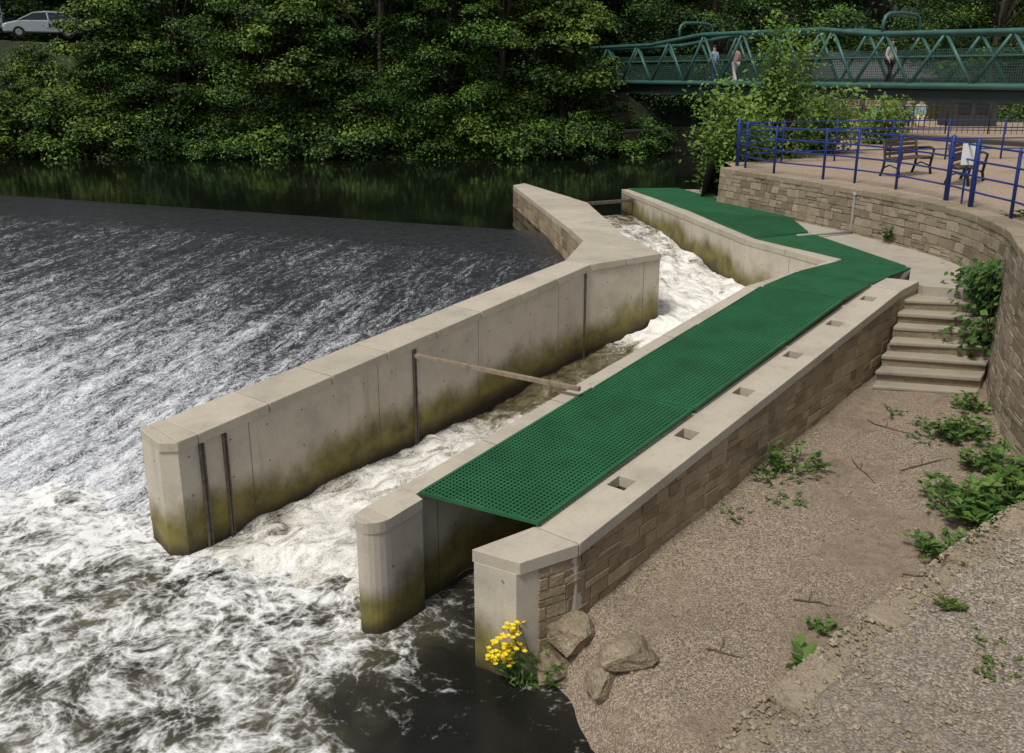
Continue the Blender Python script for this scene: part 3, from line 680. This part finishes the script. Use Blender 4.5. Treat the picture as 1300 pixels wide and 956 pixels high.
# ---------------------------------------------------------------- plants
def weed(loc,h,n,ls,label,mat='leafW',name='weed_plant',spread=.3,group=None):
    t=empty(name,loc); tag(t,label,'plant',group)
    C=[];Nn=[];S=[];T=[];D=[]; mb=MB()
    for i in range(n):
        a=U(0,6.28); r=spread*math.sqrt(random.random()); hh=h*U(.4,1)*(1-.4*r/spread)
        base=Vector((math.cos(a)*r*.5,math.sin(a)*r*.5,-.03)); tip=Vector((math.cos(a)*r*1.2,math.sin(a)*r*1.2,hh)); md=base.lerp(tip,.5)+Vector((0,0,hh*.15))
        mb.tube([base,md,tip],[.006,.005,.003],4)
        for k in range(int(U(4,8))):
            f=U(.3,1.0); p=base.lerp(tip,f); aa=U(0,6.28); dr=Vector((math.cos(aa),math.sin(aa),U(-.1,.35))); s=ls*U(.5,1.15)
            C.append(p+dr*s*.5); D.append(dr); Nn.append(Vector((U(-.45,.45),U(-.45,.45),1))-dr*.3); S.append(s); T.append(U(.1,1))
    mb.build('stem',MT['stem'],t)
    leaf_mesh('foliage',np.array(C),np.array(Nn),np.array(S),np.array(T),MT[mat],t,.6,np.array(D)); return t
wl=[(1010,590,.34,34,.11,.45,'bushy weed patch in the middle of the gravel'),(985,608,.15,20,.07,.3,'low weeds spreading in front of the bushy weed patch'),(1000,640,.08,14,.06,.25,'small low weed on the gravel below the weed patch'),
(1225,560,.46,38,.14,.38,'tall leafy weed at the wall foot below the steps'),(1190,548,.2,18,.09,.3,'pale weed on the soil in front of the steps'),(1262,600,.5,38,.14,.38,'dense weed against the wall right of the tall leafy weed'),(1215,640,.4,38,.14,.42,'leafy weed clump in the middle of the right hand weeds'),(1180,560,.10,12,.06,.25,'tiny weed nearest the bottom step'),(1255,670,.42,34,.22,.42,'broad leaved weed above the stone kerb'),(1205,705,.32,30,.14,.36,'weed clump leaning over the gravel beside the kerb'),(1285,640,.5,34,.18,.36,'tall weed at the right picture edge by the wall'),(1130,525,.09,9,.06,.25,'sparse weed on bare soil left of the steps'),(1055,805,.16,14,.08,.2,'sprig growing against the kerb near the dock'),(1230,520,.3,22,.11,.25,'weed at the end of the bottom step')]
for px,py,h,n,ls,sp_,l in wl: weed(gl(px,py,.8),h,n,ls,l,spread=sp_)
def bankat(px,py): return at(px,py,1.1)
weed(gl(1035,845,.6),.14,8,.22,'broad dock leaves low on the gravel beside the kerb',name='dock_plant',spread=.22)
weed(bankat(1205,768),.07,30,.05,'low grass tuft on the grey gravel bank','grass','grass_tuft',.12); weed(bankat(1270,860),.09,34,.06,'grass tuft at the lower right corner of the gravel bank','grass','grass_tuft',.22); weed(bankat(1255,812),.06,16,.05,'small grass tuft between the two larger tufts on the bank','grass','grass_tuft',.15)
weed(gl(930,655),.06,14,.05,'small grass seedling beside the outer wall','grass','grass_tuft',.22)
weed(Vector((9.2,15.6,ZP)),.12,60,.12,'grass tuft on the path behind the right end of the railing','grass','grass_tuft',.6)
# yellow flowers
yf=empty('flowering_plant',at(668,868,.02)); tag(yf,'tall plant with yellow flowers at the foot of the outer wall end','plant')
mb=MB();C=[];Nn=[];S=[];T=[]
for i in range(11):
    pb_=MB()
    b0=Vector((U(-.1,.14),U(-.08,.08),-.2)); tp=Vector((-.20+U(-.12,.14),U(-.08,.08),U(.28,.66))); md=b0.lerp(tp,.5)+Vector((.05,0,.05)); mb.tube([b0,md,tp],[.007,.006,.004],5)
    for k in range(11):
        c=tp+Vector((U(-.055,.055),U(-.055,.055),U(-.1,.03)))
        for q in range(5):
            a=q*1.2566+U(0,.3); d=Vector((math.cos(a),math.sin(a),.35)).normalized()*.03; e=Vector((-math.sin(a),math.cos(a),0))*.014
            pb_.face([c,c+d*.6+e,c+d,c+d*.6-e],None,U(0,1))
    pb_.build('flower',MT['yellow'],yf)
    for k in range(9):
        f=U(.1,.8); p=b0.lerp(tp,f); C.append(p+Vector((U(-.06,.06),U(-.06,.06),0))); Nn.append((U(-.7,.7),U(-.7,.7),.7)); S.append(U(.08,.16)); T.append(U(.2,1))
for i in range(40): C.append(Vector((U(.0,.32),U(-.12,.12),U(-.1,.3)))); Nn.append((U(-1,1),U(-1,1),.6)); S.append(U(.1,.2)); T.append(U(.3,1))
mb.build('stem',MT['stem'],yf); leaf_mesh('foliage',np.array(C,dtype=float),np.array(Nn),np.array(S),np.array(T),MT['leafW'],yf,.25)
# ivy on the wall by the steps
iv=empty('ivy_bush'); tag(iv,'leafy ivy bush spilling down the stone wall beside the steps','plant')
C=[];Nn=[];S=[];T=[]
si=[s for s in np.linspace(0,RW.len,200) if 13.4<RW.pos(s).y<14.9]
lob=[(random.choice(si),U(1.6,2.55),U(.2,.38)) for _ in range(19)]
for s_,z_,r_ in lob:
    tb=U(.15,.7)
    for i in range(75):
        s=min(max(s_+random.gauss(0,r_*.6),0),RW.len); p=RW.pos(s); n=RW.nor(s); z=z_+random.gauss(0,r_*.45)
        if z>2.85: z=2.8-U(0,.2)
        d=.06+abs(random.gauss(0,r_*.8)); q=p+n*(d-.07*(z-1)); C.append((q.x,q.y,z)); Nn.append((n.x*.8+U(-.6,.6),n.y-.3+U(-.6,.6),.7+U(-.4,.5))); S.append(U(.07,.17)); T.append(tb+U(-.25,.3))
leaf_mesh('foliage',np.array(C),np.array(Nn),np.array(S),np.array(T),MT['leafI'],iv,.8)
mb=MB()
for i in range(10):
    s=random.choice(si); p=RW.pos(s)+RW.nor(s)*.06; q=RW.pos(min(s+U(-.6,.6),RW.len))+RW.nor(s)*.1; mb.tube([V3(p,U(1.0,1.5)),V3(p.lerp(q,.5),2.0),V3(q,U(2.3,2.7))],[.014,.01,.005],5)
mb.build('stem',MT['bark'],iv)
weed(at(1135,305,2.3),.45,26,.12,'small green weed growing from the stone wall beside the walkway','leafI',spread=.3)
# trees
def make_tree(name,Hh,R,seed,ncl,per,mat,low=.1,lo=.10,hi=.22,crad=(.8,1.6),sq=.42):
    random.seed(seed); t=empty(name); mb=MB(); r0=.022*Hh
    lean=(U(-.6,.6),U(-.6,.6)); tr=[Vector((lean[0]*k*k+U(-.06,.06),lean[1]*k*k+U(-.06,.06),Hh*.8*k-.3*(k==0))) for k in [0,.15,.3,.5,.7,.85,1]]
    mb.tube(tr,[r0*1.5,r0,r0*.85,r0*.65,r0*.42,r0*.28,r0*.1],9)
    cs=[];rs=[]
    for i in range(ncl):
        f=low+(1-low)*random.random()**1.2; w=R*(math.sin(math.pi*min(1,(f*.76+.22)))**.6)*U(.8,1.15)
        a=U(0,6.28); rr=w*math.sqrt(U(.2,1)); c=Vector((math.cos(a)*rr+lean[0]*f*f,math.sin(a)*rr+lean[1]*f*f,Hh*f))
        cs.append(tuple(c)); rs.append(U(*crad)*(1-.3*f))
        if i%3==0:
            k=min(.95,max(.12,f*.8)); i0=int(k*6); b0=tr[i0]; mdp=b0.lerp(c,.5)+Vector((0,0,.25)); mb.tube([b0,mdp,c],[r0*.35,r0*.22,.02],5)
    mb.build('trunk',MT['bark'],t,True)
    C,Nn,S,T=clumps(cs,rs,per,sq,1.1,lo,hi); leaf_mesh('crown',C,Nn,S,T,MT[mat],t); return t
protos=[make_tree('broadleaf_tree',11,3.7,11,115,480,'leafA',.05),make_tree('broadleaf_tree',12.5,4.0,12,120,480,'leafB',.06),make_tree('broadleaf_tree',10,3.5,13,105,440,'leafC',.04,.13,.29),make_tree('broadleaf_tree',14,4.3,14,120,470,'leafB',.12),make_tree('broadleaf_tree',11.5,3.6,15,115,480,'leafA',.03,.09,.19)]
random.seed(21)
def hz(y): return float(np.interp(y-46.3,[q[0] for q in prof],[q[1] for q in prof]))
front=[(-33,47.8,1,1),(-28.8,47.6,0,.42),(-25.0,48.0,2,.42),(-20.2,47.6,2,.85),(-17.0,47.9,0,.95),(-13.4,47.4,4,1),(-10.2,47.7,2,.95),(-6.6,47.6,1,1),(-3.4,47.3,4,1),(-.4,47.8,0,1),(2.6,48.0,2,.9)]
backr=[(-34,60,1,1.1),(-18.5,53.5,3,.95),(-13.5,53.8,4,1.1),(-8.5,53,1,1),(-4,53.4,0,1.1),(-.5,54,1,1.1),(2.5,61,3,1),(-24,66,3,1.1),(-29,67,1,1.1),(-38,66,3,1.1)]
bigr=[(7.5,63,1,1.1),(12,58,3,1),(18,60,0,1.2),(22,57,1,1.1),(26.5,52,4,1.1),(31,55,3,1.1),(36,48,0,1.1),(9,68,3,1.3),(40,58,1,1.3),(46,52,3,1.1)]
used=set()
def plant_set(lst,labf,group,zf):
    lst=sorted(lst,key=lambda q:q[0]/q[1])
    for i,(x,y,k,s) in enumerate(lst):
        if k in used: o=copy_tree(protos[k])
        else: o=protos[k]; used.add(k)
        o.location=(x,y,zf(x,y)); o.rotation_euler=(0,0,U(0,6.28)); o.scale=(s*U(.95,1.08),s*U(.95,1.08),s)
        tag(o,labf(i),'tree',group)
plant_set(front,lambda i:ORD[i]+' tree from the left in the row overhanging the far river edge','trees along the far river edge',lambda x,y:1.1)
plant_set(backr,lambda i:ORD[i]+' tall tree from the left up the slope behind the far river edge','trees up the far slope',lambda x,y:hz(y)-.5)
plant_set(bigr,lambda i:ORD[i]+' tree from the left in the shaded row behind the footbridge','trees behind the footbridge',lambda x,y:2.6)
cs=[(U(-75,75),U(70,84),U(3,20)) for _ in range(520)]; C,Nn,S,T=clumps(cs,[U(1.6,2.8) for _ in cs],80,.7,.6,.45,.9)
tag(leaf_mesh('distant_wood',C,Nn,S,T*.6,MT['leafB']),'distant dark wood closing the view behind the trees','wood',kind='stuff')
def make_shrub(name,R,Hh,seed,mat,ncl=34,per=280,lo=.10,hi=.20):
    random.seed(seed); t=empty(name); cs=[];mb=MB()
    for i in range(ncl):
        a=U(0,6.28); r=R*math.sqrt(random.random()); z=Hh*U(.05,1)*(1-.5*(r/R)**2); cs.append((math.cos(a)*r,math.sin(a)*r,z)); mb.tube([(0,0,-.2),(math.cos(a)*r*.5,math.sin(a)*r*.5,z*.7),cs[-1]],[.04,.025,.01],5)
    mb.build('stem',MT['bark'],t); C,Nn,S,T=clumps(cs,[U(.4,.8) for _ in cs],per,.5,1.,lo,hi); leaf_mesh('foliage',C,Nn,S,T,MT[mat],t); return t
sh=[make_shrub('riverside_shrub',1.8,2.3,31,'leafA'),make_shrub('riverside_shrub',2.0,2.0,32,'leafB'),make_shrub('riverside_shrub',1.6,2.6,33,'leafC')]
us=set()
def shrubs(lst,labf,group):
    for i,(x,y,z,s) in enumerate(lst):
        k=[0,1,2,0,2,1,1][i%7]
        if k in us: o=copy_tree(sh[k])
        else: o=sh[k]; us.add(k)
        o.location=(x,y,z); o.rotation_euler=(0,0,U(0,6)); o.scale=(s,s,s*U(.85,1.15)); tag(o,labf(i),'shrub',group)
xs_=[-30,-27.4,-24.8,-22.2,-19.6,-17,-14.4,-11.8,-9.2,-6.6,-4,-1.4,1.0,3.2,5.2,6.6]
shrubs([(x,46.1+U(-.3,.4)+max(0,x-4)*.9,ZU-.25,U(1.05,1.3)*(.9 if x>4 else 1)) for x in xs_],lambda i:ORD[i]+' shrub from the left hanging over the far water edge','shrubs at the far water edge')
shrubs([(x,y,hz(y)-.5,(1.0 if x<-21 else U(1.2,1.6))) for x,y in [(-31,51),(-28,50),(-26.4,52),(-23.8,50.5),(-22,52.6),(-19,51),(-15.2,51),(-11.3,51),(-7.5,50.6),(-4.3,51),(-1,51),(2.2,50.6)]],lambda i:ORD[i]+' shrub from the left on the slope behind the river edge trees','shrubs on the far slope')
def sapling(loc,Hh,R,ns,nl,seed,label,sz=(.10,.21),low=.12):
    random.seed(seed); t=empty('young_tree',loc); tag(t,label,'tree'); mb=MB();C=[];Nn=[];S=[];T=[]
    for i in range(ns):
        a=U(0,6.28); top=Vector((math.cos(a)*R*U(.1,1),math.sin(a)*R*U(.1,1),Hh*U(.35,1))); b0=Vector((math.cos(a)*.15,math.sin(a)*.15,-.2)); md=b0.lerp(top,.5)+Vector((math.cos(a)*R*.15,0,.2)); mb.tube([b0,md,top],[.03,.02,.006],5)
        for k in range(nl):
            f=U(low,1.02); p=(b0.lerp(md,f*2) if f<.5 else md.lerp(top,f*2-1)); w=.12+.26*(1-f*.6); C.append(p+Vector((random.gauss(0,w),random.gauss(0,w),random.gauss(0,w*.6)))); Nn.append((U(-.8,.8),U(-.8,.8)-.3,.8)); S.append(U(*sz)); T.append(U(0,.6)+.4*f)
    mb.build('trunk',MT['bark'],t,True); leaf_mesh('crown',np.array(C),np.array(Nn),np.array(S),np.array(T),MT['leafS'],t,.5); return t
sapling((6.5,27.0,2.4),3.1,1.35,32,210,41,'pale green bushy young tree at the far end of the stone wall',low=.0)
sapling((8.05,27.8,ZP-.2),4.4,1.0,26,190,42,'tall fresh green young tree rising in front of the footbridge',low=.05)
sapling((9.9,29.5,ZP),2.1,1.3,22,150,43,'low fresh green bush behind the blue railing',low=.02)
sapling((13.2,33.5,ZP),1.9,1.2,16,110,44,'fresh green bush under the footbridge left of the hut',low=.02)
# ---------------------------------------------------------------- footbridge
fb=empty('footbridge'); tag(fb,'green tubular truss footbridge crossing the river in front of the trees','bridge')
b0=Vector((4.0,53.0)); b1=Vector((17.6,30.0)); bd=(b1-b0); BL_=bd.length; bdn=bd.normalized(); bn=Vector((-bdn.y,bdn.x)); bw_=2.1
def top(t): return float(np.interp(t,[-.2,0,.22,.36,.627,.716,1,1.35],[6.95,6.98,7.02,7.38,7.34,7.08,6.95,6.95]))
ZB=5.2
def bpnt(t,side,z): p=b0+bd*t+bn*(bw_*side); return V3(p,z)
NB=16
ts=[-.15+1.5*k/NB for k in range(NB+1)]
for sd in (0,1):
    tl=sorted(set(ts+[.22,.36,.627,.716]))
    mb=MB(); mb.tube([bpnt(t,sd,top(t)) for t in tl],.10,10); mb.build('top_chord',MT['bgreen'],fb,True)
    mb=MB(); mb.tube([bpnt(t,sd,ZB) for t in ts],.11,10); mb.build('bottom_chord',MT['bgreen'],fb,True)
    for k in range(NB):
        ta,tb=ts[k],ts[k+1]; tm=(ta+tb)/2
        for q0,q1 in ((bpnt(ta,sd,ZB),bpnt(tm,sd,top(tm))),(bpnt(tm,sd,top(tm)),bpnt(tb,sd,ZB))):
            mb=MB(); mb.tube([q0,q1],.065,7); mb.build('diagonal',MT['bgreen'],fb,True)
mb=MB(); k=0
while k<420:
    t=-.14+1.46*k/420; w=.0012; sd=.95
    mb.face([bpnt(t,sd,ZB+.1),bpnt(t+w,sd,ZB+.1),bpnt(t+w,sd,ZB+1.3),bpnt(t,sd,ZB+1.3)]); k+=1
for j in range(13):
    z=ZB+.1+j*.1; mb.face([bpnt(-.14,sd,z),bpnt(1.32,sd,z),bpnt(1.32,sd,z+.025),bpnt(-.14,sd,z+.025)])
mb.build('mesh_infill',MT['bmesh'],fb)
mb=MB()
for k in range(NB):
    a,b=ts[k],ts[k+1]; mb.hexa([bpnt(a,.05,ZB-.12),bpnt(b,.05,ZB-.12),bpnt(b,.95,ZB-.12),bpnt(a,.95,ZB-.12)],[bpnt(a,.05,ZB-.0),bpnt(b,.05,ZB-.0),bpnt(b,.95,ZB),bpnt(a,.95,ZB)])
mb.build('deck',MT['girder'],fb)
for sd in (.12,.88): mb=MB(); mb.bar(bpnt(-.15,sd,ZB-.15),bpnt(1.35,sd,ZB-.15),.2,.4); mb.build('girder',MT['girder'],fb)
mb=MB(); mb.tube([bpnt(t,.93,ZB+1.05) for t in (-.15,.5,1.35)],.035,6); mb.build('handrail',MT['bgreen'],fb)
for t0 in (.30,.735):
    mb=MB(); z0=top(t0)
    pts=[bpnt(t0,0,z0),bpnt(t0,.0,z0+.45),bpnt(t0,.04,z0+.62),bpnt(t0,.14,z0+.74),bpnt(t0,.5,z0+.78),bpnt(t0,.86,z0+.74),bpnt(t0,.96,z0+.62),bpnt(t0,1,z0+.45),bpnt(t0,1,z0)]
    mb.tube(pts,.075,8); mb.build('hoop',MT['bgreen'],fb,True)
for t_,w_,z_ in ((.0,1.6,1),(1.25,1.2,2)): mb=MB(); p=bpnt(t_,.5,0); mb.box((p.x,p.y,z_),3.2,w_,ZB-.6-z_,math.atan2(bdn.y,bdn.x)+1.57); mb.build('abutment',MT['dstone'],fb)
lg=empty('bank_wall'); tag(lg,'stone ledge wall at the river bend under the footbridge','wall')
pw=Path([(5.6,46.6),(7.6,48.2),(10.2,49.6),(13,51)])
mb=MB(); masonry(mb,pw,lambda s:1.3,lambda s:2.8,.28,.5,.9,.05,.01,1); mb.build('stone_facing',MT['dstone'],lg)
mb=MB()
for i in range(3):
    a,b=pw.p[i],pw.p[i+1]; n=Vector(((b-a).y,-(b-a).x)).normalized()
    q=[a+n*.1,b+n*.1,b-n*.4,a-n*.4]; mb.hexa([V3(v,2.8) for v in q],[V3(v,2.92) for v in q],.5)
mb.build('coping',MT['dstone'],lg)
mb=MB()
for i in range(3):
    a,b=pw.p[i],pw.p[i+1]; mb.face([V3(a,.5),V3(b,.5),V3(b,2.81),V3(a,2.81)])
mb.build('core',MT['mortar'],lg)
# ---------------------------------------------------------------- people
def skin_obj(name,vs,es,rs,mat,parent,root=0):
    me=bpy.data.meshes.new(name); me.from_pydata(vs,es,[]); o=bpy.data.objects.new(name,me); col.objects.link(o); o.parent=parent
    o.modifiers.new('skin','SKIN'); sv=me.skin_vertices[0].data
    for i,r in enumerate(rs): sv[i].radius=(r,r) if not isinstance(r,tuple) else r
    for i in range(len(vs)): sv[i].use_root=(i==root)
    o.modifiers.new('sub','SUBSURF').levels=1; o.modifiers['sub'].render_levels=1
    me.materials.append(mat); return o
def person(loc,rz,shirt,trou,label,group=None,seated=False,stride=.16,h=1.0,hair='hair'):
    t=empty('person',loc,rz); tag(t,label,'person',group); t.scale=(h,h,h)
    if seated: hip=.52; kn=[(-.1,-.42,.5),(.1,-.42,.5)]; an=[(-.1,-.44,.08),(.1,-.44,.08)]
    else: hip=.92; kn=[(-.09,-stride*.7,.5),(.09,stride*.25,.49)]; an=[(-.09,-stride,.08),(.09,stride*1.3,.09)]
    dz=hip-.92
    z=lambda v:v+dz
    vs=[(0,0,hip),(0,0,z(1.15)),(0,0,z(1.36)),(0,-.01,z(1.47)),(0,-.02,z(1.56)),(0,-.03,z(1.66)),
        (-.1,0,hip-.05),kn[0],an[0],(an[0][0],an[0][1]-.16,.04),(.1,0,hip-.05),kn[1],an[1],(an[1][0],an[1][1]-.16,.04),
        (-.17,0,z(1.38)),(-.22,.04,z(1.12)),(-.21,-.1,z(.92)),(-.2,-.15,z(.82)),(.17,0,z(1.38)),(.22,-.03,z(1.12)),(.21,-.14,z(.94)),(.2,-.2,z(.85))]
    es=[(0,1),(1,2),(2,3),(3,4),(4,5),(0,6),(6,7),(7,8),(8,9),(0,10),(10,11),(11,12),(12,13),(2,14),(14,15),(15,16),(16,17),(2,18),(18,19),(19,20),(20,21)]
    rs=[(.14,.1),(.125,.09),(.15,.095),.05,.085,.075,.085,.058,.04,.035,.085,.058,.04,.035,.055,.042,.033,.025,.055,.042,.033,.025]
    skin_obj('body',vs,es,rs,MT['skin'],t)
    tv=[vs[0],vs[1],vs[2],vs[14],vs[15],vs[16],vs[18],vs[19],vs[20]]; te=[(0,1),(1,2),(2,3),(3,4),(4,5),(2,6),(6,7),(7,8)]
    skin_obj('shirt',tv,te,[(.165,.125),(.15,.115),(.172,.118),.072,.058,.046,.072,.058,.046],MT[shirt],t)
    lv=[vs[0],vs[6],vs[7],vs[8],vs[10],vs[11],vs[12]]; le=[(0,1),(1,2),(2,3),(0,4),(4,5),(5,6)]
    skin_obj('trousers',lv,le,[(.155,.118),.1,.072,.056,.1,.072,.056],MT[trou],t)
    skin_obj('hair',[(0,.0,z(1.6)),(0,.01,z(1.69)),(0,-.03,z(1.72))],[(0,1),(1,2)],[.07,.09,.075],MT[hair],t)
    return t
def on_bridge(px,side,rz,*a,**k):
    u=(px-650)/FP; lo,hi=0,1.3
    for _ in range(40):
        tm=(lo+hi)/2; p=b0+bd*tm+bn*bw_*side; d=p.y*math.cos(P)+(H-ZB)*math.sin(P)
        if p.x/d<u: lo=tm
        else: hi=tm
    return person((p.x,p.y,ZB),rz,*a,**k)
ang=math.atan2(bdn.y,bdn.x)+math.pi/2
on_bridge(905,.45,ang+math.pi,'c_sky','c_denim','person in a light blue top walking across the footbridge')
on_bridge(932,.4,ang+math.pi,'c_pink','c_pale','person in a dusty pink top walking on the footbridge behind the young tree')
on_bridge(1127,.5,ang,'c_pale','c_dark','person in a pale top alone near the right hoop of the footbridge')
for i,(px,y,sh_,tr_,l) in enumerate([(1112,44,'c_sky','c_denim','person in light blue sitting in shade left of the hut'),(1150,43,'c_navy','c_dark','person in navy sitting nearest the dark hut'),(1166,44.5,'c_sky','c_pale','person in blue and cream sitting right against the dark hut')]):
    x=(px-650)/FP*(y*math.cos(P)+(H-ZP)*math.sin(P)); person((x,y,ZP),U(-.6,.6),sh_,tr_,l,seated=True)
    mb=MB(); mb.box((0,0,.36),.5,.4,.06)
    for a in (-.2,.2):
        for b in (-.15,.15): mb.tube([(a,b,0),(a,b,.37)],.025,5)
    o=mb.build('stool',MT['slat']); o.location=(x,y+.02,ZP); tag(o,'wooden stool under the '+l.replace(' sitting',' who sits'),'stool')
ht=empty('wooden_hut',(22.2,45.5,ZP)); tag(ht,'small dark wooden hut with grey pitched roof beyond the railing','hut')
mb=MB(); mb.box((0,0,0),2.1,1.6,1.5); mb.build('wall',MT['hut'],ht)
mb=MB(); mb.idx([(-1.2,-1,1.5),(1.2,-1,1.5),(1.2,1,1.5),(-1.2,1,1.5),(-1.0,0,2.0),(1.0,0,2.0)],[(0,1,5,4),(1,2,5),(2,3,4,5),(3,0,4),(3,2,1,0)]); mb.build('roof',MT['roof'],ht)
for a in (-.55,.3): mb=MB(); mb.box((a,-.81,.6),.6,.03,.6); mb.build('window',MT['glass'],ht)
hs=empty('stone_house',(21.5,54,ZP)); tag(hs,'dark stone building with lit windows coloured dim amber, in shade below the footbridge','building')
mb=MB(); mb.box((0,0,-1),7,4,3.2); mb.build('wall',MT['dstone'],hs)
mb=MB(); mb.idx([(-3.8,-2.3,2.2),(3.8,-2.3,2.2),(3.8,2.3,2.2),(-3.8,2.3,2.2),(-3.6,0,3.6),(3.6,0,3.6)],[(0,1,5,4),(1,2,5),(2,3,4,5),(3,0,4),(3,2,1,0)]); mb.build('roof',MT['roof'],hs)
for a in (-2.6,-1.5,-.4): mb=MB(); mb.box((a,-2.02,.6),.75,.06,1.1); f=mb.build('window',MT['grey'],hs); mb=MB(); mb.box((a,-2.06,.68),.6,.03,.94); mb.build('pane',MT['lit'],f)
# ---------------------------------------------------------------- vehicles up on the far road
def car(loc,rz,mat,label,van=False):
    t=empty('parked_van' if van else 'parked_car',loc,rz); tag(t,label,'van' if van else 'car')
    L=4.9 if van else 4.2
    prof_=[(-L/2,.30),(-L/2-.02,.62),(-L/2+.12,.82),(-L*.29,1.0),(L*.40,1.06),(L/2-.02,.98),(L/2,.60),(L/2-.05,.30)] if not van else [(-L/2,.35),(-L/2+.05,.9),(-L/2+.5,1.15),(L/2-.02,1.2),(L/2,.32)]
    cab=[(-L*.30,.99),(-L*.10,1.42),(L*.06,1.50),(L*.28,1.46),(L*.44,1.05)] if not van else [(-L/2+.5,1.14),(-L*.3,1.95),(0,2.0),(L/2-.12,2.0),(L/2-.02,1.19)]
    def ext(pr,w0,w1):
        mb=MB(); n=len(pr); zz=[p[1] for p in pr]; lo,hi=min(zz),max(zz)
        hw=lambda z: (w0+(w1-w0)*(z-lo)/(hi-lo))/2
        mb.idx([(x,-hw(z),z) for x,z in pr]+[(x,hw(z),z) for x,z in pr],[tuple(range(n)),tuple(range(2*n-1,n-1,-1))]+[(i,n+i,n+(i+1)%n,(i+1)%n) for i in range(n)]); return mb
    ext(prof_,1.74,1.62).build('body',mat,t,bevel=.08); ext(cab,1.58,1.2).build('window',MT['glass'],t,bevel=.04)
    mb=MB(); r1,r2,r3=cab[1],cab[2],cab[3]
    for qa,qb in ((r1,r2),(r2,r3)): mb.hexa([(qa[0],-.62,qa[1]-.03),(qb[0],-.62,qb[1]-.03),(qb[0],.62,qb[1]-.03),(qa[0],.62,qa[1]-.03)],[(qa[0],-.58,qa[1]+.03),(qb[0],-.58,qb[1]+.03),(qb[0],.58,qb[1]+.03),(qa[0],.58,qa[1]+.03)])
    mb.build('roof',mat,t)
    for y in (-1,1):
        for (xa,za),(xb,zb) in ((cab[0],cab[1]),((L*.08,1.0),(L*.07,1.48)),(cab[4],cab[3])):
            mb=MB(); mb.tube([(xa,y*.79,za),(xb,y*.605,zb)],.045,5); mb.build('pillar',mat,t)
    for x in (-L*.31,L*.31):
        for y in (-.78,.78):
            mb=MB(); mb.tube([(x,y-.1,.32),(x,y+.1,.32)],.32,18); w=mb.build('wheel',MT['tyre'],t,False); mb=MB(); s_=1 if y>0 else -1; mb.tube([(x,y+s_*.08,.32),(x,y+s_*.112,.32)],[.2,.17],12); mb.build('hub',MT['grey'],w)
    for y in (-.6,.6): mb=MB(); mb.box((-L/2+.06,y,.64),.12,.34,.13); mb.build('headlight',MT['lamp'],t,bevel=.02)
    mb=MB(); mb.box((-L/2-.02,0,.32),.1,1.3,.16); mb.build('bumper',MT['black'],t,bevel=.03)
    return t
def roadpt(px,py,y):
    u=(px-650)/FP; v=(433-py)/FP; k=y/(math.cos(P)+v*math.sin(P)); return Vector((u*k,y,H+k*(-math.sin(P)+v*math.cos(P))))
car(roadpt(56,49,57),.5,MT['cars'],'silver parked car on the road above the far bank'); car(roadpt(104,44,60),.55,MT['card'],'dark parked car half hidden by trees above the far bank'); car(roadpt(-4,46,60),1.9,MT['carw'],'white parked van at the top left corner above the bank',True)
# ---------------------------------------------------------------- light and camera
w=bpy.data.worlds.new('World'); sc.world=w; w.use_nodes=True; nt=w.node_tree
sky=nt.nodes.new('ShaderNodeTexSky'); sky.sky_type='NISHITA'; sky.sun_disc=False; sky.sun_elevation=math.radians(60); sky.sun_rotation=math.radians(220); sky.air_density=1.0; sky.dust_density=2.5
bwn=nt.nodes.new('ShaderNodeRGBToBW'); mx=nt.nodes.new('ShaderNodeMixRGB'); mx.inputs['Fac'].default_value=.65
nt.links.new(sky.outputs[0],bwn.inputs[0]); nt.links.new(sky.outputs[0],mx.inputs['Color1']); nt.links.new(bwn.outputs[0],mx.inputs['Color2'])
bg=nt.nodes['Background']; bg.inputs['Strength'].default_value=.125; nt.links.new(mx.outputs[0],bg.inputs['Color'])
sl=bpy.data.lights.new('sun','SUN'); sl.energy=2.5; sl.angle=math.radians(12); sl.color=(1,.955,.88); so=bpy.data.objects.new('sun',sl); col.objects.link(so)
so.rotation_euler=Vector((.33,.38,-.86)).to_track_quat('-Z','Y').to_euler()
cam=bpy.data.cameras.new('camera'); co=bpy.data.objects.new('camera',cam); col.objects.link(co); co.location=(0,0,H); co.rotation_euler=(math.pi/2-P,0,0)
cam.sensor_width=36; cam.lens=FP/1300*36; cam.shift_y=-45/1300; cam.clip_end=1500; sc.camera=co
sc.view_settings.view_transform='Standard'; sc.view_settings.look='None'; sc.view_settings.exposure=0
